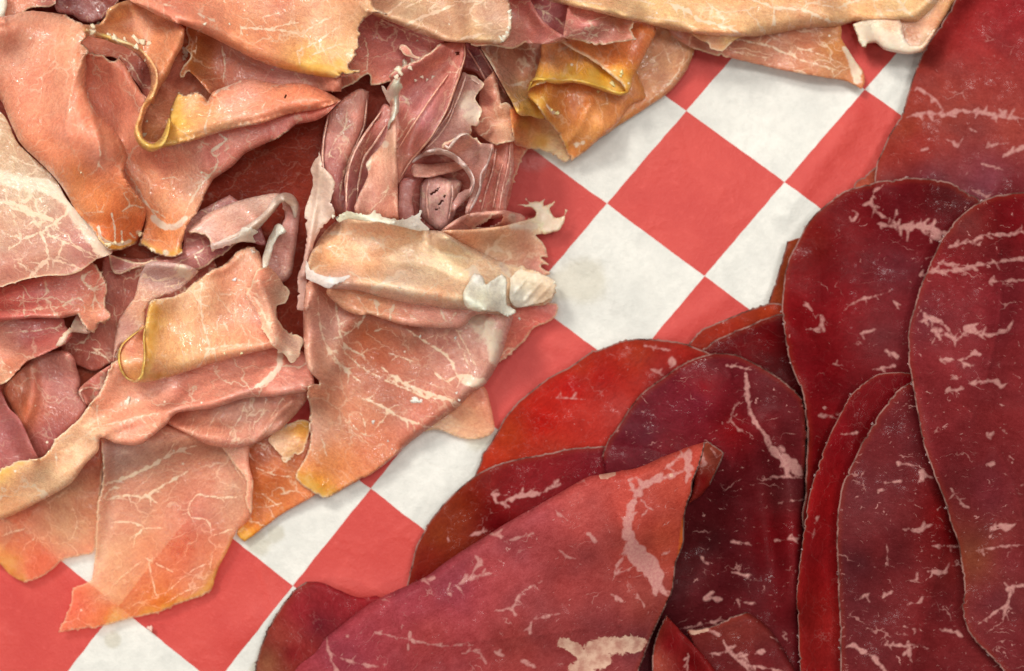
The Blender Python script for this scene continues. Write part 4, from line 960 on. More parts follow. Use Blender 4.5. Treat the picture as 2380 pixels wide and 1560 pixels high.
# ---- top right: T4..T3
p = patch('fold', H_, 'V', 's 1540,40 f 1560,85 c 1612,114 s 1692,133 1776,153 1871,172 1928,183 1966,189 !2001,208 2010,192 2005,164 1986,141 1970,114 1957,92 1950,50 1900,0 1560,0',
      [(1650, 110, 'b88068'), (1800, 130, 'bc8468'), (1930, 160, 'c48860'), (1940, 110, 'c8884c'), (1880, 90, 'b87858')], z=[(1620, 110, 1.5), (2000, 195, .6), (1800, 150, 1.5), (1950, 60, 5), (1700, 50, 5)], R=6, wr=(.3, 40), tr=.22, net=.5, grain=15,
      veins=[(3, 1700, 90, 1780, 105, 1840, 130), (2.2, 1830, 110, 1850, 135, 1900, 150, 1950, 165), (2, 1720, 120, 1780, 135), (1.6, 1850, 110, 1900, 125, 1960, 150), (1.3, 1640, 100, 1740, 130)],
      fat=[('l', 9, 1962, 112, 1975, 130, 1985, 160, 1990, 190), ('l', 12, 1985, 150, 1995, 185), ('l', 8, 1975, 125, 2000, 170)])
slice_('ham_slice', 'rosy brown ham slice with cream fat right edge over a white square, top right', HC_, [p], GH)
p = patch('fold', H_, 'C', 's 400,200 560,215 455,228 c 400,260 350,305 320,308 s 250,260 200,240 150,190', [(300, 250, 'c08c68'), (400, 240, 'd8b078')], z=3, R=6, wr=(.4, 20), net=.7)
slice_('ham_slice', 'small tan ham tongue peeking out below the large pale slice at top right', HC_, [p], GH)
p = patch('fold', H_, 'C', 's 1300,60 1500,60 1700,-100 f 1850,-60 1760,20 1700,110 1650,200 1615,270 1560,312 1480,330 1400,320 s 1330,300 1250,180',
      [(1500, 220, 'a8643c'), (1650, 130, 'c89068'), (1720, 20, 'c08858'), (1590, 240, 'e0b898'), (1480, 300, 'e8c8b0')], z=[(1500, 200, 3), (1700, 60, 4)], R=12, wr=(.4, 30), net=.3)
p2 = patch('fold', H_, 'C', 's 1140,150 f 1250,100 1400,100 s !1440,150 1450,220 1490,270 1560,270 1600,220 1640,180 f 1600,290 1550,318 1480,332 1400,322 1330,302 1280,262 c 1240,268 !1195,288 1175,240',
      [(1250, 200, 'ecd2bc'), (1350, 170, 'd8b090'), (1420, 280, 'f0dccc'), (1600, 260, 'e4bca0')], z=2.5, R=9, drop=1.0, wr=(.4, 25), net=.1, fat=[('l', 60, 1190, 200, 1300, 210, 1400, 280, 1500, 310), (1240, 230, 60)], step=3.6)
slice_('ham_slice', 'curled ham slice with a thick creamy fat lip, next to the bright red beef slice', HC_, [p, p2], GH)
p = patch('fold', H_, 'V', 's 1180,-120 1400,-120 1420,40 f 1345,70 1335,84 s 1308,86 1262,60', [(1280, 20, '985254'), (1330, 50, 'a86060')], z=8, R=8, wr=(.4, 30), net=.3, veins=[(1.8, 1230, 10, 1280, 35, 1312, 60)])
slice_('ham_slice', 'deep rosy ham slice tucked under the large pale slice at the top', HC_, [p], GH)
p = patch('fold', H_, 'V', 's 1120,-120 1200,-120 f 1232,0 1255,40 1285,68 1310,84 s 1318,98 1262,104 c !1222,100 1200,110 1180,112 1140,106 1095,104 s 1080,40',
      [(1200, 60, 'b87c6c'), (1260, 80, 'b87068'), (1160, 100, 'c08c78'), (1220, 10, 'b46c68')], z=9, R=10, wr=(.7, 26), net=.5, jag=3)
slice_('ham_slice', 'glistening pink ham slice between the top centre slice and the orange folds', HC_, [p], GH)
p = patch('fold', H_, 'B', 's 1610,20 f 1575,120 1562,225 c 1620,245 1700,270 1740,278 1800,282 1850,270 1920,255 2005,242 1985,205 1990,120 s 1980,60 1800,20',
      [(1680, 150, 'bc7068'), (1850, 200, 'c07c6c'), (1900, 130, 'a87058')], z=7.5, R=10, wr=(.8, 22), net=.6, jag=4, veins=[(2, 1580, 225, 1700, 200, 1780, 230), (1.5, 1700, 260, 1790, 190, 1850, 180)])
slice_('ham_slice', 'shiny rosy ham flap with a torn lower edge above the orange triangle', HC_, [p], GH)
p = patch('fold', H_, 'V', 's 1150,-120 f 1200,-60 1263,-4 1324,14 1400,33 1477,50 1547,67 1642,82 1730,85 1795,80 1871,67 1944,61 2005,48 2062,44 2127,51 2150,34 2176,6 2240,-120',
      [(1400, 10, 'd8ac7c'), (1700, 30, 'd4a478'), (1900, 20, 'cc9c74'), (2100, 30, 'dcb080'), (1650, 75, 'd89c6c'), (2000, 40, 'd8a878'), (1550, 0, 'dcae7e')],
      z=[(1400, -40, 7), (1800, -20, 5), (2130, 10, 2.5)], R=34, drop=5, wr=(.7, 60), net=.5, grain=15, base=[(1250, 0, 11), (1700, 0, 6), (2130, 0, 4)],
      veins=[(5, 1547, 4, 1600, 26, 1625, 45, 1675, 60, 1720, 78), (3.5, 1720, -10, 1780, 10, 1801, 18, 1870, 25, 1930, 50, 1980, 52), (4, 1801, 18, 1798, 45, 1800, 62), (3, 1960, 10, 2000, 0, 2040, -10), (3, 2080, -10, 2100, 18, 2127, 45), (2.5, 2060, 25, 2110, 22), (2, 1640, 0, 1660, 20, 1680, 32), (2, 1400, -20, 1520, 10), (1.6, 1890, 8, 1960, 20), (1.5, 1500, 40, 1580, 50), (1.6, 1180, -20, 1400, 10)])
c_ = [crumb('fat_crumb', F_, 2133, 94, 'B', 14, 'fff0d8', 61)]
slice_('ham_slice', 'widest pale tan ham slice with white streaks along the top right', HC_, [p] + c_, GH)

# ---- upper left
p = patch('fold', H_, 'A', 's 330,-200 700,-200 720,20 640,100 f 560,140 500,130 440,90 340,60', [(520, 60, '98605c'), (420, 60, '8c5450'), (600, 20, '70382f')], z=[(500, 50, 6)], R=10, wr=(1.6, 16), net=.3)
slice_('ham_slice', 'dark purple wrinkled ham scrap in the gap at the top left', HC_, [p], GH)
p = patch('fold', H_, 'A', 's -200,-200 340,-200 c 335,20 300,40 240,35 180,50 f 120,85 50,130 s -200,150', [(150, 20, 'c8876c'), (280, 10, 'a86860')], z=7, R=8, wr=(.6, 25), net=.6, jag=4)
q = patch('fat_flap', F_, 'A', 'f -60,-60 30,-60 45,30 30,90 c 50,160 30,190 0,200 s -80,200', 'ead2bc', z=2.5, R=8, wr=(.3, 20), step=4)
slice_('ham_slice', 'tan ham slice with a white fat strip in the top left corner', HC_, [p, q], GH)
# V shaped hollow and L3
p = patch('fold', H_, 'A', 's 1100,100 1250,150 1210,300 f 1140,430 s 1260,520 1300,700 1100,900 880,900 850,780 900,600 1000,400', [(1050, 450, 'ac6450'), (960, 700, 'c07858'), (1150, 250, 'a8603c'), (920, 830, 'c07a4c')], z=5, R=0, wr=(.5, 40), net=.2, gloss=.2)
p3 = patch('fold', H_, 'A', 's 1130,100 f 1300,150 1800,380 2060,440 s 2080,560 1600,560 1320,600 f 1240,525 1190,470 c !1150,440 1100,478 1095,440 1120,390 1160,340 1130,300 1150,260',
      [(1160, 400, '9c5a2c'), (1200, 280, 'a06030'), (1400, 400, 'b8684c'), (1700, 430, 'c07868'), (1450, 330, 'b87c68')], z=[(1200, 350, 5), (1700, 450, 5)], R=6, wr=(.5, 50), net=.35, grain=25, jag=4, yel=[], veins=[(2, 1350, 280, 1370, 400, 1360, 500), (1.3, 1200, 220, 1190, 330)])
c_ = [crumb('fat_crumb', F_, x, y, 'A', r, 'e8c8a8', 70 + i) for i, (x, y, r) in enumerate([(1125, 310, 18), (1135, 335, 14), (1120, 355, 12)])]
slice_('ham_slice', 'brown orange ham slice in the hollow behind the rolled slice at upper left', HC_, [p, p3] + c_, GH)
# triangular sheet behind curl
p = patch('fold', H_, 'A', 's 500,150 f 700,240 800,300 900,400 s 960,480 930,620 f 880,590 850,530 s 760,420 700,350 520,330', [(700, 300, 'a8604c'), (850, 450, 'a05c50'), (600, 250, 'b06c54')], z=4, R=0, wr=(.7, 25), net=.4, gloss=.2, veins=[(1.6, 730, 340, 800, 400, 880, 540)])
slice_('ham_slice', 'small shadowed ham fold under the yellow edged curl at upper left', HC_, [p], GH)

l1b = patch('fold', H_, 'A', 's 500,330 c 560,325 620,345 690,375 f !725,345 770,400 810,480 860,560 900,610 s 880,700 850,780 900,860 1100,860 1300,800 1600,730 f 1880,660 !2078,612 1950,725 s 1800,760 c 1760,800 1700,840 f !1650,862 1500,932 1420,1012 s 1300,1092 1250,1180 1205,1290 1140,1380 f 1110,1480 c 1105,1540 1070,1565 1000,1560 940,1545 880,1505 850,1480 s !870,1420 885,1320 800,1200 600,1100 400,800',
      [(700, 600, 'cc7c64'), (1000, 980, 'cc7c68'), (1000, 1200, 'd8946c'), (1300, 950, 'cc7c70'), (1700, 780, 'cc7468'), (1000, 1400, 'd88450'), (1150, 1200, 'dc9c7c'), (620, 420, 'c88068'), (900, 1100, 'd4906c')],
      z=[(700, 600, 9), (1000, 1100, 9), (1000, 1500, 4.5), (1600, 800, 10), (600, 400, 9)], R=22, drop=2.6, wr=(.5, 70), net=.4, grain=70, jag=3, stiff=60, cr=[(1.3, 40, 890, 1260, 860, 1130, 780, 1030, 720, 860), (1.0, 30, 1250, 900, 1270, 1020)],
      fat=[('l', 26, 940, 1330, 1010, 1385, 1080, 1370, 1130, 1330), (930, 1530, 26), (1010, 1540, 26), ('l', 12, 1340, 820, 1380, 850, 1290, 920)], yel=[('l', 40, 880, 1490, 960, 1545, 1060, 1550), (1100, 1530, 50)],
      veins=[(3, 1270, 920, 1330, 980, 1290, 1060, 1200, 1160, 1130, 1300), (2, 790, 960, 760, 1030, 830, 1130, 900, 1250, 1010, 1330), (1.6, 980, 1090, 1060, 1080), (2, 900, 1250, 960, 1330), (1.4, 1150, 820, 1290, 900), (1.4, 1400, 900, 1320, 950)],
      holes=[])
slice_('ham_slice', 'coral ham slice spreading right to a point, white streak near its lower orange tip', HC_, [l1b], GH)

l1a = patch('fold', H_, 'A', 'f -120,150 60,92 180,68 300,75 c 400,92 440,120 500,150 530,185 528,230 500,262 525,300 f 522,340 524,450 532,560 600,690 690,780 752,880 s !778,960 755,1040 790,1120 f 880,1250 888,1320 860,1420 c 830,1482 780,1500 700,1527 640,1500 590,1440 f 540,1370 470,1290 410,1190 350,1100 230,980 130,880 60,740 10,620 -120,430',
      [(250, 200, 'c88a70'), (200, 500, 'd08468'), (400, 800, 'd48a70'), (600, 950, 'cc7c64'), (300, 900, 'd88460'), (600, 1200, 'd8804c'), (700, 1350, 'cc6c38'), (450, 250, 'cc9474'), (60, 300, 'cc8c74'), (450, 1080, 'd8834e')],
      z=[(250, 300, 17), (400, 800, 15), (600, 1200, 9), (700, 1480, 5), (0, 300, 15), (300, 900, 13)], R=70, drop=7, wr=(.4, 80), net=.3, grain=-60, jag=3, stiff=95,
      cr=[(.8, 26, 525, 560, 560, 680, 600, 850, 610, 950)],
      yel=[('l', 50, 600, 1470, 700, 1515, 800, 1490), (640, 1500, 60)], fat=[('l', 13, 600, 1380, 610, 1440, 660, 1480), ('l', 9, 680, 1300, 700, 1400, 700, 1480), ('l', 9, 740, 1410, 745, 1480), ('l', 14, 640, 1470, 720, 1490, 790, 1470), (850, 1420, 26), ('l', 8, 790, 1420, 820, 1450)],
      veins=[(2, 525, 340, 530, 520, 545, 620, 600, 720), (1.6, 750, 1180, 790, 1240, 760, 1280), (1.8, 740, 1290, 800, 1255, 880, 1265), (1.2, 480, 1300, 640, 1290), (1.3, 600, 860, 610, 940, 590, 1040)])
c_ = [crumb('fat_crumb', F_, x, y, 'A', r, 'f0d4a8', 80 + i) for i, (x, y, r) in enumerate([(850, 1425, 18), (700, 1480, 14), (660, 1490, 16), (745, 1475, 12), (493, 1052, 8), (640, 1475, 10), (925, 1520, 18), (1010, 1535, 14), (1115, 1495, 12)])]
slice_('ham_slice', 'domed coral ham slice at upper left ending in a frayed yellow tip', HC_, [l1a] + c_, GH)

l4 = patch('fold', H_, 'A', 'c !1090,556 1120,575 1160,570 1200,560 1240,585 f !1265,620 1300,560 1400,520 1500,480 1600,492 1700,512 1850,512 1990,560 !2080,612 1950,662 1750,700 1600,750 1400,790 1200,850 1040,890 930,912 s !965,870 1005,820 1030,740 1040,660 1070,600',
      [(1150, 650, 'dca070'), (1400, 620, 'd89078'), (1700, 600, 'd88868'), (1300, 780, 'dc9c70'), (1080, 750, 'e0a850'), (1900, 600, 'd88060'), (1500, 540, 'd08874')],
      stiff=80, z=[(1100, 700, 9), (1500, 650, 9), (2000, 610, 5), (1000, 850, 5)], R=36, drop=5, wr=(.2, 60), net=.4, grain=-15, jag=4,
      yel=[('l', 65, 1090, 590, 1060, 720, 1010, 850), ('l', 40, 960, 890, 1060, 870)],
      veins=[(2.6, 1290, 640, 1270, 720, 1240, 800), (4, 1300, 580, 1360, 530, 1470, 500), (1.5, 1490, 540, 1540, 600), (1.2, 1400, 700, 1420, 740), (1.3, 1600, 650, 1620, 620)], holes=[(1730, 605, 1742, 578, 1750, 582, 1738, 608)])
l2 = patch('fold', H_, 'A', 's 500,160 600,150 640,110 655,60 f 720,20 800,0 s 1000,60 f !1125,172 1112,280 1062,370 1022,470 972,540 930,640 s 905,610 930,540 945,450 905,380 840,310 700,260 530,215',
      [(800, 150, 'c4805c'), (950, 250, 'cc8660'), (700, 90, 'c08c60'), (950, 430, 'cc8860'), (1050, 200, 'c47c58')], z=[(800, 150, 12), (1000, 300, 12), (940, 600, 6)], R=16, drop=2, wr=(.4, 50), net=.3, grain=40)
l2r = ribbon('fat_rim', H_, 'A', 40, (525, 180, 620, 215, 700, 245, 780, 275, 840, 310, 895, 365, 930, 430, 940, 500, 925, 570, 890, 640, 862, 710, 842, 780, 845, 830, 870, 875, 920, 902, 960, 890, 1000, 840, 1022, 780, 1030, 720), [(600, 200, 'ecc898'), (900, 400, 'dca878'), (860, 700, 'dca070'), (900, 890, 'e4b468'), (1020, 760, 'e8b860')], z=[(600, 200, 1.2), (930, 500, 2.5), (850, 780, 4), (920, 890, 3)], yel=[(650, 225, 90), (930, 890, 80), (1010, 800, 90)], net=.1)
c_ = [crumb('fat_crumb', F_, x, y, 'A', r * .8, 'ecd0ac', 100 + i) for i, (x, y, r) in enumerate([(560, 165, 30), (600, 150, 28), (640, 110, 16), (660, 220, 24), (700, 232, 26), (760, 245, 20), (820, 240, 34), (860, 255, 34), (910, 265, 26), (830, 285, 26), (880, 820, 20), (895, 740, 12), (885, 365, 14), (560, 195, 26)])]
slice_('ham_slice', 'ham slice bent in a yellow rimmed hairpin with a rolled right half', HC_, [l4, l2, l2r] + c_, GH)

# T1, T2 top
t2 = patch('fold', H_, 'V', 's 830,-120 840,20 f 860,32 900,48 943,65 989,84 1031,95 1080,100 1133,101 c 1155,104 1177,94 1188,70 1190,30 1182,-10 1180,-60 s 1180,-120',
      [(950, 30, 'c4a484'), (1050, 50, 'c09c80'), (1150, 40, 'c4a088'), (1100, 90, 'd4ac80'), (880, 10, 'cca080')], z=[(900, -40, 10), (1150, 0, 9), (1150, 95, 6)], R=28, drop=4, wr=(.5, 60), net=.6, grain=-20, jag=3, base=13, tr=.2,
      veins=[(4.5, 925, 72, 960, 50, 1010, 30, 1060, 10), (3.5, 1060, 95, 1090, 85, 1130, 78), (2, 890, 40, 930, 10, 960, -20), (2, 1000, 20, 1030, -5), (2.2, 1130, 20, 1120, -20), (1.6, 1020, 60, 1010, 80), (2, 940, 20, 1000, -10), (1.6, 1100, 60, 1160, 50)],
      fat=[('l', 6, 1185, 30, 1184, 70, 1170, 90), (1150, 98, 8)])
c_ = [crumb('fat_crumb', F_, x, y, 'B', r, 'fce8c8', 120 + i) for i, (x, y, r) in enumerate([(862, 112, 8), (870, 130, 7), (865, 150, 6), (1232, 70, 12), (1238, 110, 12), (1225, 170, 14), (1215, 200, 14), (1200, 225, 14), (1180, 240, 16), (670, 248, 8)])]
slice_('ham_slice', 'pale beige ham slice with a crusty right edge at the top centre', HC_, [t2] + c_, GH)
t1 = patch('fold', H_, 'V', 'f 240,-120 285,-20 301,2 340,22 381,43 430,60 477,80 525,104 572,130 625,152 679,166 730,177 c 782,182 800,177 840,170 838,160 812,155 830,128 828,118 840,110 834,95 842,80 836,66 845,45 870,30 900,34 s 870,20 860,-20 870,-120',
      [(400, 20, 'cc7c64'), (600, 60, 'cc8664'), (560, 110, 'd88c64'), (760, 60, 'cc9c7c'), (720, 150, 'dca458'), (800, 120, 'd8b084'), (480, 60, 'd08468'), (650, 20, 'c88468')],
      z=[(350, -30, 12), (600, 40, 12), (780, 150, 6), (820, 60, 8)], R=44, drop=6, wr=(.4, 80), net=.45, grain=20, jag=4, base=14, stiff=70,
      yel=[('l', 22, 650, 165, 720, 176, 790, 172, 830, 165), ('l', 14, 700, 155, 780, 160), (790, 150, 26)],
      veins=[(3, 560, 65, 620, 68, 680, 75, 700, 85), (2.6, 700, 85, 730, 60, 770, 40), (2.4, 690, 120, 740, 95, 790, 60), (2, 610, 40, 650, 30), (2, 630, 65, 700, 50), (2.5, 380, 10, 410, 18), (3, 460, 30, 500, 50), (1.6, 690, 120, 700, 160), (1.6, 740, 95, 760, 130), (2, 780, 120, 810, 150), (1.8, 720, 130, 800, 100), (1.6, 660, 100, 620, 95)])
c_ = [crumb('fat_crumb', F_, x, y, 'A', r, 'fce0c4', 140 + i) for i, (x, y, r) in enumerate([(1248, 146, 9), (1398, 148, 9), (1505, 215, 6), (1240, 110, 7), (1660, 425, 7)])]
slice_('ham_slice', 'large coral ham slice at the top with a smooth lower edge turning yellow', HC_, [t1] + c_, GH)

# ---- centre front: E
e4 = patch('fold', H_, 'V', 's 740,640 f 712,660 705,720 706,800 714,855 740,885 c 742,893 718,893 714,920 722,950 719,985 722,1020 712,1060 697,1085 686,1105 700,1126 725,1146 755,1159 s !776,1150 810,1130 870,1098 f 940,1040 1010,985 1060,950 1100,910 1126,895 1150,860 1168,820 1182,770 1192,735 s 1180,700 1000,640',
      [(760, 760, 'c89888'), (850, 780, 'bc6c48'), (950, 800, 'b0725c'), (1020, 800, 'bc8474'), (800, 960, 'cc8664'), (900, 900, 'ae6850'), (950, 980, 'c47c68'), (780, 1080, 'cc8450'), (740, 1130, 'd89030'), (730, 1000, 'd8a48c'), (1100, 850, 'c09484'), (740, 850, 'd0a48c'), (1140, 780, 'd8b8ac'), (860, 1040, 'c87c58'), (880, 830, 'b46444')],
      z=[(720, 1120, 1.0), (760, 900, 5), (900, 900, 5), (1000, 980, 2.5), (1150, 800, 3.5), (800, 700, 10), (1000, 720, 8)], R=22, drop=3, wr=(.6, 90), net=.35, grain=35, jag=3.5, tr=[(760, 1000, .1), (900, 880, .22), (1100, 800, .3), (740, 720, .2), (1050, 960, .3)], stiff=60,
      cr=[(2.2, 26, 780, 840, 800, 770, 830, 740, 880, 745, 950, 775), (.8, 40, 1010, 980, 1060, 900, 1130, 860)],
      yel=[('l', 24, 690, 1105, 720, 1130, 755, 1152), (715, 1115, 26), (770, 1145, 22)],
      fat=[('l', 26, 1100, 742, 1140, 770, 1155, 830), (1130, 765, 36), ('l', 14, 1085, 885, 1125, 895)],
      veins=[(5, 885, 855, 920, 880, 970, 905, 1030, 925, 1075, 942), (3.5, 945, 765, 990, 795, 1040, 830, 1062, 870, 1080, 890, 1120, 905), (5, 1062, 872, 1100, 880, 1135, 890), (3, 1008, 865, 1040, 885, 1062, 872), (3.5, 840, 925, 890, 945, 930, 970, 975, 985, 1015, 1005), (2.5, 855, 700, 845, 740, 800, 780, 760, 790), (3, 780, 690, 785, 740, 800, 800, 850, 830), (2.4, 740, 690, 745, 760, 770, 820, 830, 880), (3, 755, 800, 780, 840, 840, 890), (2.2, 870, 1000, 900, 960, 890, 945), (2, 900, 880, 980, 920, 1060, 930), (1.5, 800, 750, 790, 800, 850, 860, 1000, 930), (2, 1060, 765, 1090, 820, 1110, 860), (2, 1090, 850, 1060, 790), (2, 870, 770, 900, 760), (2.5, 745, 1010, 760, 1060), (1.8, 820, 990, 850, 1010, 840, 960), (1.2, 960, 840, 900, 820)])
c_ = [crumb('fat_crumb', F_, x, y, 'H', r, 'f8e0d0', 160 + i) for i, (x, y, r) in enumerate([(350, 412, 26), (380, 418, 16), (90, 543, 12), (600, 365, 9), (612, 410, 8), (180, 660, 7), (205, 708, 7), (635, 258, 7)])] + \
     [crumb('fat_crumb', F_, x, y, 'E', r, 'f8e0d0', 170 + i) for i, (x, y, r) in enumerate([(1000, 958, 8), (1215, 968, 9), (1605, 850, 8), (1225, 1305, 8), (1240, 1348, 8)])]
slice_('ham_slice', 'largest veined ham slice, draping below the centre roll to a yellow pointed corner', HC_, [e4] + c_, GH)

e3 = patch('fold', H_, 'E', 'f 440,640 430,700 540,800 s !620,830 700,830 f 780,855 900,890 1050,906 1240,906 1285,880 1335,830 1420,800 s 1300,700 700,600',
      [(700, 760, 'd89c78'), (1000, 830, 'cc8c78'), (1250, 860, 'c89080')], z=5, R=16, drop=2, wr=(.3, 50), net=.45, grain=10,
      veins=[(4.5, 720, 730, 740, 780, 740, 830), (4, 840, 765, 820, 820, 815, 860), (2, 690, 730, 720, 740), (2, 900, 790, 980, 860), (2, 1120, 790, 1160, 870), (2, 1220, 810, 1180, 870)])
slice_('ham_slice', 'rosy tan ham fold with two short white bars, just under the pale centre roll', HC_, [e3], GH)
e2b = patch('fold', H_, 'E', 'f 1120,320 1180,270 1280,215 1400,195 1540,195 1640,235 s 1600,320 1400,360 1200,360', [(1300, 260, 'cc9888'), (1500, 230, 'd09c8c'), (1600, 260, 'd8a898')], z=4, R=10, drop=1.2, wr=(.3, 30), net=.2, tr=.15, holes=[(1340, 292, 1400, 262, 1450, 218, 1500, 214, 1505, 245, 1470, 275, 1400, 296)],
      fat=[('l', 22, 1330, 300, 1400, 262, 1440, 225), (1560, 240, 40)])
e2 = patch('fold', H_, 'E', 's 1100,330 f 1180,310 1300,308 1500,285 c 1600,262 1690,235 1705,205 1690,185 1668,172 !1640,176 1620,164 !1590,158 1625,152 !1660,150 !1648,128 !1640,114 1672,132 1700,128 !1730,136 !1764,116 !1752,142 !1748,168 1775,156 !1800,150 !1822,126 !1808,156 !1792,180 1806,206 1828,228 !1852,224 !1876,212 !1893,178 !1890,220 1886,262 1868,290 1850,312 1785,332 1705,340 1740,380 s 1770,440 c 1780,480 1740,480 1795,520 1740,530 1795,575 s 1700,600 1500,560 1250,430',
      [(1300, 350, 'd8a480'), (1500, 340, 'd8ac88'), (1650, 420, 'cc9478'), (1700, 520, 'c48878'), (1780, 260, 'eedcb4'), (1700, 160, 'f0e0cc')], z=[(1200, 350, 7), (1500, 300, 4), (1700, 250, 2.5), (1750, 500, 1)], R=12, wr=(.6, 30), net=1.1, grain=-20, jag=4, tr=.18,
      fat=[('l', 60, 1700, 150, 1760, 220, 1800, 290), (1850, 260, 60), ('l', 26, 1560, 290, 1700, 290), (1640, 150, 50)], yel=[])
slice_('ham_slice', 'tan ham fold pointing right with a frayed cream fat tip over the red square', HC_, [e2b, e2], GH)
e1 = patch('fold', H_, 'E', 'f 400,340 480,265 560,235 640,245 c !720,240 800,262 930,285 f !1050,312 1130,320 1250,385 1380,450 1500,510 c 1595,545 1650,550 1735,572 1770,600 1815,612 1822,650 1800,740 f 1700,772 1580,788 s 1480,830 f 1300,800 1000,768 750,715 600,675 440,662 s !315,600 303,540 f 345,430',
      [(450, 500, 'd8a476'), (700, 350, 'e0b694'), (1000, 450, 'e2ba98'), (1200, 550, 'e2bc96'), (900, 650, 'deb296'), (500, 640, 'd8b4a4'), (1600, 680, 'dcc0a0'), (1100, 700, 'd8a480'), (700, 560, 'd4a47c'), (1300, 750, 'e2ba98')],
      z=[(450, 500, 7), (700, 450, 10), (1000, 520, 10), (1300, 620, 7), (1700, 650, 3)], R=70, drop=9, wr=(.5, 70), net=.85, grain=20, jag=4, stiff=40, step=4.2, base=[(600, 450, 15), (1200, 600, 14), (1700, 650, 6)],
      veins=[(3, 640, 280, 700, 350, 780, 420, 800, 480), (2.6, 1330, 540, 1400, 470, 1460, 450, 1520, 520), (8, 700, 690, 800, 620, 880, 570, 940, 548), (5, 430, 330, 560, 330, 640, 300), (2.4, 640, 420, 700, 500), (2.2, 910, 400, 930, 500, 1000, 560), (2, 1100, 340, 1200, 420, 1300, 520), (2.4, 560, 560, 640, 600, 720, 620), (2, 1000, 720, 1100, 640, 1180, 600), (2, 780, 620, 900, 700), (2, 420, 420, 500, 400), (2, 480, 400, 540, 470, 520, 540), (3, 1330, 540, 1280, 560, 1240, 590), (2, 1050, 330, 1060, 420)],
      fat=[('l', 45, 1330, 560, 1340, 600), ('l', 26, 1500, 520, 1540, 580), (1620, 560, 26)])
ft = patch('fat_rim', F_, 'E', 'c 485,245 530,200 560,192 620,205 690,212 720,190 735,212 800,236 870,245 930,235 960,225 1008,196 1000,245 1060,305 s 1000,318 900,292 760,262 640,250 560,240 510,262', [(560, 210, 'f0d8b8'), (800, 250, 'ecd4bc'), (960, 245, 'e8d8cc')], z=[(700, 240, 4.0)], R=0, wr=(.4, 14), jag=4, step=3.2)
fb = patch('fat_lump', F_, 'E', 's 1330,570 1380,590 c 1400,640 1440,620 1490,590 1525,600 1530,680 1530,760 1585,800 1540,840 1480,812 1430,812 f 1360,812 1290,790 1265,750 1262,690 1300,620', [(1380, 720, 'f4deba'), (1300, 680, 'f0e0c4'), (1480, 740, 'ead8c4'), (1350, 600, 'f4e8d0'), (1480, 640, 'ecdac6')],
           z=[(1380, 700, 2.4), (1500, 780, 1.5), (1290, 750, 1.6)], R=14, drop=1.4, wr=(1.5, 13), jag=3.5, step=3.2)
fb2 = patch('fat_lump', F_, 'E', 'c 305,500 340,560 420,590 500,600 570,590 540,610 480,640 440,665 380,640 310,612 300,560', [(380, 600, 'e4ccc0'), (460, 625, 'e8d4cc')], z=1.0, R=0, wr=(.4, 16), jag=3, step=3.2, tr=.05)
fb3 = patch('fat_lump', F_, 'E', 'c 1545,600 1600,545 1680,560 1740,575 1810,610 1822,660 1795,735 s 1700,760 1590,782 1545,730 1550,660', [(1650, 620, 'e8ccb0'), (1750, 700, 'e0bc9c'), (1600, 700, 'ecd8c8')], z=.5, R=10, drop=.8, wr=(.7, 10), jag=4, step=3.2, tr=.12, cr=[(.5, 10, 1570, 700, 1650, 600), (.5, 10, 1640, 740, 1740, 620), (.4, 9, 1700, 745, 1790, 650)])
c_ = [crumb('fat_crumb', F_, x, y, 'E', r, 'f0dcc4', 190 + i) for i, (x, y, r) in enumerate([(875, 660, 8), (950, 555, 6), (1120, 520, 6), (470, 225, 14), (500, 240, 16), (540, 215, 14), (1620, 545, 12), (1700, 568, 12), (1820, 630, 12)])]
slice_('ham_slice', 'thick pale peach ham roll in the centre with a white fat lump at right', HC_, [e1, ft, fb, fb2, fb3] + c_, GH)

q = crumb('meat_crumb', F_, 915, 1300, 'G', 22, 'f0b8a8', 300, sink=.3, flat=.4)
slice_('meat_crumb', 'tiny pink crumb of fat alone on the red square at the bottom', 'crumb', [q])

# =================================================================== BEEF
BK = dict(thick=.9, gap=.15, R=12, stiff=46, jag=2.6, wr=(.6, 80), twig=1.3)
def beef(label, fr, out, tint, extra=(), **kw):
    a = dict(BK); a.update(kw)
    ncr = a.pop('crumbs', 0)
    p = patch('slice_face', B_, fr, out, tint, **a)
    if ncr:
        P_, K_ = parse_out(out, fr, 0, 3)
        rr = random.Random(len(out))
        el = [q for q, k in zip(P_, K_) if k == 'c' and 20 < q[0] < 2370 and 20 < q[1] < 1550]
        extra = list(extra) + [crumb('crumb', F_, *el[rr.randrange(len(el))], 'V', rr.uniform(2.2, 4.6), 'b8908a', 400 + i_ + ncr) for i_ in range(ncr)]
    return slice_('beef_slice', label, BC_, [p] + list(extra), GB)

beef('orange brown beef sliver beside the white square at the middle gap', 'V', 'c 1830,560 1815,620 1800,660 1785,705 s 1790,760 1900,800 1900,560', [(1800, 680, 'a8542c')], z=.4, net=.2, tr=.3)
beef('thin rosy sliver of beef at the lower left corner of the bright red slice', 'V', 'c 2048,380 2030,392 2005,412 1985,432 s 2000,470 2100,470 2100,380', [(2020, 410, 'b0624c')], z=.6, net=.5)
beef('beef slice showing only an orange red rim along the top of the middle gap', 'V', 'c 1598,802 1620,778 1642,761 1699,738 1757,716 1818,708 s 1900,760 1900,900 1700,900 1640,850', [(1680, 755, 'a83824'), (1780, 725, 'a04020'), (1780, 820, '5c0a10')], z=.5, net=.2, gain=1.1)
beef('nearly black red beef slice with a pale pink edge down in the middle gap', 'V', 'c 1635,816 1655,797 1673,785 1738,758 1783,739 1822,733 s 1900,800 1920,1000 1800,1000 1700,880', [(1740, 800, '6c0c14'), (1820, 860, '4c060c')], z=.5, net=.2, gain=1.0, extra=[])
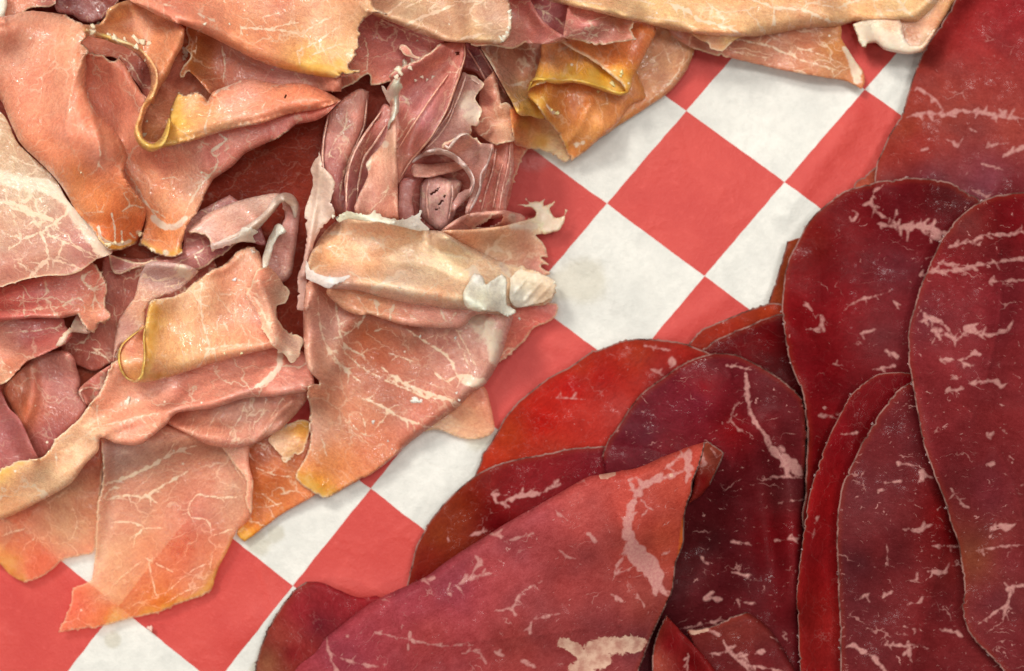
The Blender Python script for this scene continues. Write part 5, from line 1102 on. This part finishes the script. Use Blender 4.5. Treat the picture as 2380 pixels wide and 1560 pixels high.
beef('large bright red beef slice in the top right corner with a long branching vein', 'V', 'c 2250,-120 2235,-40 2195,46 2157,99 2138,141 2119,191 2108,229 2092,275 2070,313 2050,355 2036,388 s 2030,440 2060,520 2520,560 2520,-120',
     [(2250, 60, 'a8282c'), (2350, 20, 'a02028'), (2200, 260, 'a83a34'), (2130, 330, 'a42e2c'), (2160, 420, '7c2c38'), (2300, 420, '883444'), (2350, 300, 'a83c38'), (2350, 440, '70161e'), (2110, 300, '9c3426')],
     z=[(2100, 200, .6), (2300, 200, 2.0), (2120, 400, 1.0)], net=.6, gain=(1.0, 2.0, 1.9), grain=8,
     veins=[(5, 2105, 273, 2150, 262, 2190, 268, 2230, 258, 2280, 262, 2330, 272, 2400, 278), (3.5, 2130, 205, 2160, 220, 2180, 240, 2195, 262), (4, 2330, 365, 2370, 345, 2400, 335), (4, 2340, 260, 2300, 276), (2.5, 2280, 350, 2320, 335, 2350, 330), (4, 2200, 325, 2230, 340), (3, 2255, 440, 2300, 462), (2.5, 2250, 295, 2270, 308), (2, 2140, 350, 2160, 346), (2, 2100, 190, 2105, 175), (2, 2280, 380, 2330, 395)])
beef('glowing red beef slice with orange rim, left of the purple rounded slice', 'V', 'c 1090,1140 1107,1098 1130,1048 1157,1002 1176,968 1214,926 1272,880 1329,850 1386,815 1443,796 1500,789 1558,793 1615,808 1655,826 s 1700,860 1700,1100 1500,1250 1250,1250',
     [(1330, 900, 'b41414'), (1260, 980, 'b81a14'), (1480, 815, 'a83c20'), (1560, 830, 'a83028'), (1180, 1010, 'b44420'), (1360, 960, 'b84038'), (1280, 1040, 'b04030'), (1560, 880, '6c1c28'), (1430, 960, 'b44c48'), (1350, 850, 'a83418'), (1400, 880, 'b01a14')],
     z=[(1110, 1090, .6), (1480, 795, .6), (1400, 950, 2.6)], net=.22, grain=-35, tr=.10, stiff=50, R=0,
     veins=[(5, 1560, 830, 1570, 850, 1580, 862), (3, 1510, 855, 1545, 875), (2, 1500, 805, 1560, 815), (1.2, 1260, 922, 1320, 926, 1368, 930)])
beef('dark crimson beef slice with orange brown left end, behind the front folded slice', 'V', 'c 930,1460 947,1361 959,1300 974,1254 1005,1204 1047,1155 1092,1113 1138,1086 1195,1067 1272,1052 1348,1040 1424,1035 1481,1038 1539,1052 s 1640,1120 1640,1400 1000,1500',
     [(1200, 1150, '861420'), (1150, 1220, '6c0e18'), (1050, 1200, '8c3c1c'), (1000, 1300, '842818'), (985, 1350, '841c18'), (1450, 1060, '6c2430'), (1380, 1080, '8c2434'), (1260, 1110, '90202c'), (1020, 1240, '904420')],
     z=[(960, 1340, .5), (1100, 1110, .5), (1250, 1200, 2)], net=.35, gain=.9, grain=-30, stiff=50,
     veins=[(5, 1160, 1170, 1200, 1155, 1260, 1145, 1300, 1115), (3, 1140, 1150, 1180, 1150), (3, 1090, 1245, 1130, 1235), (1.5, 1040, 1225, 1042, 1260)])
beef('rounded purple red beef slice with a broad white vein down its right side', 'V', 'c 1400,1060 1413,1025 1443,980 1481,926 1539,880 1596,842 1645,823 1677,819 1719,826 1761,849 1806,876 1840,905 1864,930 1874,970 f 1876,1100 1872,1240 1866,1380 s 1880,1700 1450,1700 1450,1300',
     [(1560, 960, '6c2434'), (1640, 900, '7c1420'), (1660, 850, '64222c'), (1500, 1010, '5c2030'), (1620, 930, '70283c'), (1700, 1000, '7c141c'), (1780, 930, '602830'), (1840, 1000, '60242c'), (1680, 1150, '4c1820'), (1700, 1350, '501a22'), (1650, 1250, '481a20'), (1830, 1150, '58282e'), (1790, 1250, '6c1018'), (1850, 1250, '781c24'), (1600, 1400, '542028'), (1560, 1040, '6c1c28')],
     z=[(1420, 1020, .8), (1660, 830, 1.8), (1640, 960, 5), (1700, 1200, 1.5), (1850, 1100, 4)], net=.75, grain=5, stiff=60, wr=(.6, 90), R=26, drop=3,
     cr=[(3.4, 38, 1800, 1000, 1830, 1120, 1840, 1300, 1850, 1400), (-2.0, 34, 1690, 990, 1760, 1080, 1785, 1200, 1800, 1320), (2.0, 50, 1600, 880, 1680, 950, 1740, 1040)],
     veins=[(5, 1735, 868, 1737, 920, 1745, 960, 1770, 1000, 1790, 1030), (11, 1790, 1030, 1810, 1060, 1850, 1080), (12, 1815, 1040, 1830, 1075, 1865, 1105), (3, 1790, 1110, 1830, 1108, 1865, 1112), (4, 1800, 1258, 1860, 1250), (3, 1690, 850, 1750, 860), (3, 1810, 1170, 1870, 1160), (4, 1630, 1295, 1645, 1315), (3, 1700, 1330, 1740, 1340), (6, 1640, 1390, 1680, 1395), (3.5, 1710, 1395, 1760, 1405), (3, 1700, 1260, 1740, 1262), (3, 1590, 1460, 1690, 1440), (2, 1750, 1020, 1700, 980, 1710, 940)])
beef('dark rounded beef slice right of the gap, angular pale vein near its top', 'V', 'c 2310,480 2279,464 2250,450 2214,429 2190,421 2157,416 2120,413 2089,414 2024,426 1967,441 1928,468 1898,494 1875,521 1852,563 1833,601 1822,654 1818,719 1822,761 1829,815 1844,864 1864,910 1872,960 1878,1020 1874,1080 1872,1140 1880,1250 s 2050,1300 2250,1000 2330,700',
     [(2050, 460, '6c1822'), (2200, 460, '4c0e14'), (1900, 560, '70201e'), (1960, 560, '701820'), (1960, 700, '80182 2'.replace(' ', '')), (2080, 620, '6a2430'), (2050, 780, '683038'), (1860, 760, '7c141c'), (1900, 860, '7c141e'), (1900, 980, '801c24'), (2000, 900, '64141c'), (2100, 720, '70242e'), (2090, 540, '6c1c26'), (1885, 1040, '74141c')],
     z=[(1830, 700, 2.6), (1950, 460, 1.6), (2250, 450, 2.5), (1870, 1000, 1.5), (2100, 700, 3.4)], net=.55, crumbs=7, grain=3, stiff=60, wr=(.4, 100),
     veins=[(4, 2055, 430, 2030, 448, 2025, 470, 2040, 495, 2070, 512), (9, 2075, 515, 2100, 530, 2140, 525, 2180, 540, 2210, 545), (4, 2040, 520, 2080, 528), (6, 2085, 490, 2090, 520), (5, 2140, 525, 2190, 560, 2215, 545), (4, 1982, 490, 1995, 500, 1975, 515), (3, 1962, 720, 1990, 700, 2030, 690, 2070, 675), (5, 1905, 730, 1910, 755, 1915, 770), (2.5, 1870, 765, 1905, 765), (3, 2075, 700, 2090, 720), (4, 2000, 775, 2035, 765), (5, 2060, 815, 2090, 832), (4, 2030, 860, 2080, 850), (3, 1935, 845, 1965, 852), (2, 2140, 640, 2200, 648), (3, 2150, 600, 2180, 596), (2.5, 1905, 968, 1960, 962), (2, 1898, 740, 1870, 700), (3, 2130, 830, 2160, 820)])
beef('narrow crimson beef slice with a brown crust, third from the right at the bottom', 'V', 'c 2125,872 2107,866 2043,868 2005,891 1974,921 1952,965 1932,1005 1904,1073 1884,1141 1872,1213 1864,1277 1856,1325 1852,1405 1856,1485 1860,1560 1862,1700 s 2080,1700 2200,1200',
     [(2060, 900, '6c101a'), (1960, 1000, '801420'), (1920, 1150, '8c1a20'), (1930, 1300, '8a1c22'), (1900, 1450, '8c2424'), (1990, 1000, '540a10')], z=[(1870, 1300, 2.2), (2000, 950, 3), (1960, 1400, 2)], net=.25, crumbs=8, grain=88, stiff=60, rim=.55,
     veins=[(2, 1950, 1010, 2000, 1005), (1.6, 1890, 1250, 1900, 1200)])
beef('plum beef slice with scattered fat flecks, second from the right at the bottom', 'V', 'c 2135,880 2119,885 2081,910 2055,944 2040,965 2004,1025 1976,1085 1956,1133 1944,1205 1944,1277 1948,1345 1952,1445 1952,1560 1954,1700 s 2400,1700 2400,1300 2300,1000',
     [(2100, 1000, '6a2830'), (2180, 1000, '5c0a10'), (2020, 1150, '643038'), (2060, 1300, '702c32'), (2180, 1200, '7c1c20'), (2000, 1400, '5c262e'), (2150, 1450, '742c32'), (2200, 1320, '742c2e'), (2100, 1200, '703238'), (2215, 1250, '5c0a10'), (1990, 1300, '5c2a32')],
     z=[(1950, 1250, 2.4), (2100, 1000, 3), (2100, 1400, 2.6)], net=.95, crumbs=6, grain=8, stiff=60, wr=(.35, 100),
     veins=[(8, 2138, 1090, 2145, 1105, 2135, 1120), (3, 2085, 1075, 2130, 1082), (3, 2055, 1122, 2095, 1118), (3, 2040, 1145, 2055, 1135), (4, 2100, 1230, 2135, 1232, 2160, 1222), (2, 2060, 1265, 2065, 1320), (5, 2155, 1330, 2200, 1330), (5, 2185, 1465, 2225, 1470), (5, 2110, 1490, 2120, 1540), (3, 2060, 1500, 2160, 1506), (6, 1985, 1500, 2030, 1530, 2060, 1560), (3, 2050, 1390, 2075, 1375), (3, 2110, 1405, 2140, 1400), (3, 1990, 1395, 2020, 1380), (2.5, 2165, 1268, 2230, 1270), (3, 2100, 1455, 2130, 1465), (3, 2115, 1350, 2135, 1345)])
beef('broad plum beef slice along the right edge, veined all over', 'V', 'c 2520,440 2400,445 2329,452 2279,468 2233,502 2195,548 2165,605 2142,662 2127,712 2111,769 2111,834 2119,891 2130,952 2144,1029 2164,1085 2188,1145 2208,1213 2228,1265 2236,1317 2240,1373 2236,1413 2252,1469 2288,1513 2332,1560 2380,1640 s 2520,1700',
     [(2250, 520, '6c2c2c'), (2350, 500, '70141e'), (2200, 620, '842c34'), (2300, 700, '7c2a34'), (2200, 850, '80343c'), (2300, 950, '803238'), (2200, 1050, '742c34'), (2300, 1150, '74303a'), (2260, 1300, '7c4a38'), (2300, 1400, '703038'), (2350, 1300, '743038'), (2350, 1500, '6c2c34'), (2150, 760, '74303a')],
     z=[(2120, 850, 2.8), (2300, 500, 2.6), (2300, 1000, 4), (2260, 1450, 2.4)], net=.9, crumbs=9, grain=8, stiff=70, wr=(.4, 110),
     veins=[(4, 2205, 575, 2260, 560, 2300, 545, 2350, 545, 2400, 530), (5, 2145, 632, 2210, 630, 2250, 622, 2290, 612, 2350, 605, 2400, 595), (3, 2180, 612, 2230, 615), (4, 2135, 712, 2155, 740, 2190, 750, 2220, 790), (8, 2165, 768, 2190, 770), (4, 2190, 770, 2225, 790, 2240, 775, 2260, 760), (9, 2245, 765, 2265, 770), (5, 2265, 775, 2310, 778, 2350, 760), (3, 2165, 800, 2180, 770), (4, 2150, 745, 2158, 760), (3, 2185, 835, 2240, 835, 2270, 815), (5, 2235, 845, 2262, 850), (5, 2250, 892, 2310, 885, 2330, 900), (4, 2200, 910, 2240, 905), (5, 2290, 1010, 2310, 1005), (4, 2330, 1000, 2345, 1008), (5, 2290, 1080, 2310, 1078), (3, 2210, 1135, 2240, 1175, 2250, 1178), (8, 2300, 1235, 2325, 1222, 2345, 1230), (3, 2300, 1250, 2310, 1238), (3, 2270, 1280, 2330, 1270, 2400, 1265), (4, 2340, 1370, 2400, 1355), (3, 2330, 1430, 2340, 1410, 2350, 1370), (2.5, 2275, 1450, 2330, 1412), (2.5, 2335, 1420, 2345, 1445), (4, 2225, 880, 2210, 870), (3, 2240, 560, 2280, 570), (2.5, 2300, 655, 2400, 650), (3, 2370, 1130, 2400, 1120)])

# bottom centre and the folded front slice
beef('small folded beef slice with a forked pale vein at the bottom edge', 'V', 'c !1598,1466 1644,1458 1688,1441 f 1736,1424 1768,1443 1800,1477 1830,1525 1856,1580 1860,1700 s 1690,1700 1640,1560 1612,1500',
     [(1700, 1470, '743834'), (1680, 1530, '5c1c22'), (1780, 1530, '6c242a'), (1760, 1460, '70302e')], z=[(1736, 1430, 3), (1700, 1500, 2.5)], net=.5, R=14, drop=2, veins=[(5, 1612, 1468, 1640, 1462, 1670, 1475), (4, 1680, 1490, 1700, 1520, 1730, 1545, 1750, 1570), (3, 1720, 1525, 1780, 1515), (4, 1790, 1480, 1810, 1490), (3, 1730, 1545, 1820, 1560), (2, 1650, 1520, 1700, 1515)], fat=[('l', 9, 1610, 1468, 1640, 1464)])
beef('slim deep red beef blade at the bottom edge right of the front slice', 'V', 'c 1512,1700 1514,1560 1522,1485 s !1548,1429 1580,1465 f 1612,1501 1644,1533 1680,1590 1720,1700', [(1560, 1500, '74101a'), (1600, 1540, '6c0c14'), (1522, 1540, '9c5448')], z=[(1560, 1480, 3.5)], net=.2, R=14, grain=70, veins=[(2, 1600, 1520, 1598, 1560)])
beef('wine red beef slice with a see-through brownish left edge, left of the front slice', 'V', 's 580,1700 c !592,1560 609,1494 634,1438 662,1399 690,1368 f 711,1352 746,1353 788,1371 833,1389 s 875,1385 920,1420 900,1700',
     [(700, 1420, '94303c'), (640, 1480, '9c4c44'), (740, 1450, '6c1c2c'), (680, 1520, '8c2c34'), (620, 1540, 'a07458'), (780, 1400, '902c38'), (850, 1400, '982c38')], z=[(600, 1550, .4), (720, 1370, 2), (750, 1450, 1.5)], net=.15, grain=60, R=14, drop=1.0, tr=[(615, 1520, .35), (700, 1450, 0)], veins=[(5, 855, 1392, 862, 1396)], rim=1.2)
p2 = patch('curl', B_, 'I', 'f 430,520 460,420 480,300 490,210 c 505,170 540,155 575,175 636,222 610,300 590,340 f 560,400 500,470 445,505', [(520, 380, '8c181c'), (540, 200, '7c4028'), (590, 240, '6c3028'), (500, 250, 'b86c5c')], z=2.6, R=12, drop=1.4, stiff=20, wr=(.6, 18), thick=.9, net=.4, jag=2.5, veins=[(5, 510, 200, 520, 280, 500, 340), (3, 560, 200, 600, 250)])
p1 = patch('slice_face', B_, 'V', 'f !640,1700 686,1560 732,1518 760,1480 788,1459 844,1413 886,1389 945,1361 991,1340 1043,1301 1131,1245 1200,1203 1250,1175 1310,1140 1367,1109 1405,1102 1481,1088 1539,1063 1603,1038 c !1640,1026 1632,1060 1610,1120 1606,1150 1600,1165 1592,1205 1588,1265 1572,1313 1564,1369 1540,1425 1516,1477 1500,1517 1485,1560 1460,1700',
     [(1500, 1180, 'b04440'), (1560, 1140, 'b84840'), (1350, 1180, 'a8484c'), (1200, 1300, 'a04450'), (1050, 1380, '94384a'), (1300, 1350, '90383e'), (1000, 1480, '943a42'), (1400, 1450, '7c343c'), (1500, 1400, '843838'), (800, 1500, '94384a'), (1200, 1500, '8c383c'), (1550, 1250, 'a84438'), (1250, 1200, 'a04450'), (1480, 1500, '70303a'), (950, 1400, '94384a')],
     z=[(700, 1560, 1.5), (1000, 1400, 6), (1400, 1200, 9), (1620, 1050, 10), (1300, 1450, 7), (1550, 1350, 6), (1480, 1560, 5)], R=26, drop=3.5, stiff=60, wr=(.6, 90), thick=.9, net=.55, gain=(1.38, 2.1, 1.85), grain=-30, jag=1.5,
     veins=[(9, 1455, 1250, 1462, 1200, 1480, 1150, 1510, 1120, 1560, 1105, 1590, 1095), (4, 1480, 1148, 1460, 1118, 1470, 1110), (5, 1530, 1120, 1550, 1085, 1600, 1050), (9, 1600, 1045, 1598, 1075, 1600, 1110), (13, 1455, 1210, 1465, 1260, 1475, 1290), (24, 1468, 1270, 1500, 1310, 1525, 1340), (7, 1520, 1330, 1540, 1370, 1560, 1375), (4, 1450, 1290, 1430, 1330, 1470, 1320), (3, 1490, 1160, 1505, 1185, 1490, 1200), (6, 1362, 1235, 1385, 1260), (4, 1040, 1375, 1060, 1360, 1090, 1345, 1150, 1330), (5, 1040, 1378, 1050, 1385), (3, 1150, 1420, 1190, 1412, 1210, 1380, 1260, 1350), (4, 1185, 1412, 1200, 1430), (4, 955, 1470, 950, 1500), (5, 952, 1485, 965, 1495), (2, 870, 1470, 940, 1485, 1020, 1500, 1100, 1500), (3, 1075, 1520, 1110, 1515, 1130, 1545), (3.5, 760, 1480, 765, 1520, 790, 1570), (3, 780, 1525, 840, 1545, 880, 1550), (5, 980, 1350, 1010, 1345), (5, 1130, 1235, 1170, 1250), (3, 1105, 1250, 1130, 1240), (4, 1235, 1445, 1230, 1475), (3, 1240, 1440, 1300, 1425), (5, 1210, 1535, 1245, 1550), (3, 1150, 1515, 1170, 1525), (2, 1280, 1180, 1320, 1210), (4, 805, 1475, 810, 1485), (3, 1090, 1345, 1120, 1300), (2.5, 1170, 1260, 1240, 1240), (3, 1500, 1415, 1480, 1380), (3, 1420, 1380, 1450, 1400), (2, 1300, 1280, 1330, 1300), (3, 1130, 1320, 1110, 1345), (5, 885, 1392, 905, 1398), (3, 1540, 1290, 1560, 1280)],
     fat=[('l', 16, 1310, 1495, 1350, 1520, 1370, 1560), ('l', 24, 1380, 1510, 1430, 1500, 1480, 1500), (1390, 1530, 40), (1350, 1560, 30), ('l', 9, 1400, 1105, 1425, 1100), (1560, 1105, 6)],
     yel=[('l', 8, 1590, 1210, 1580, 1290, 1568, 1360)])
slice_('beef_slice', 'largest front beef slice, folded, rosy red with broad white veins and raised tip', BC_, [p1, p2], GB)
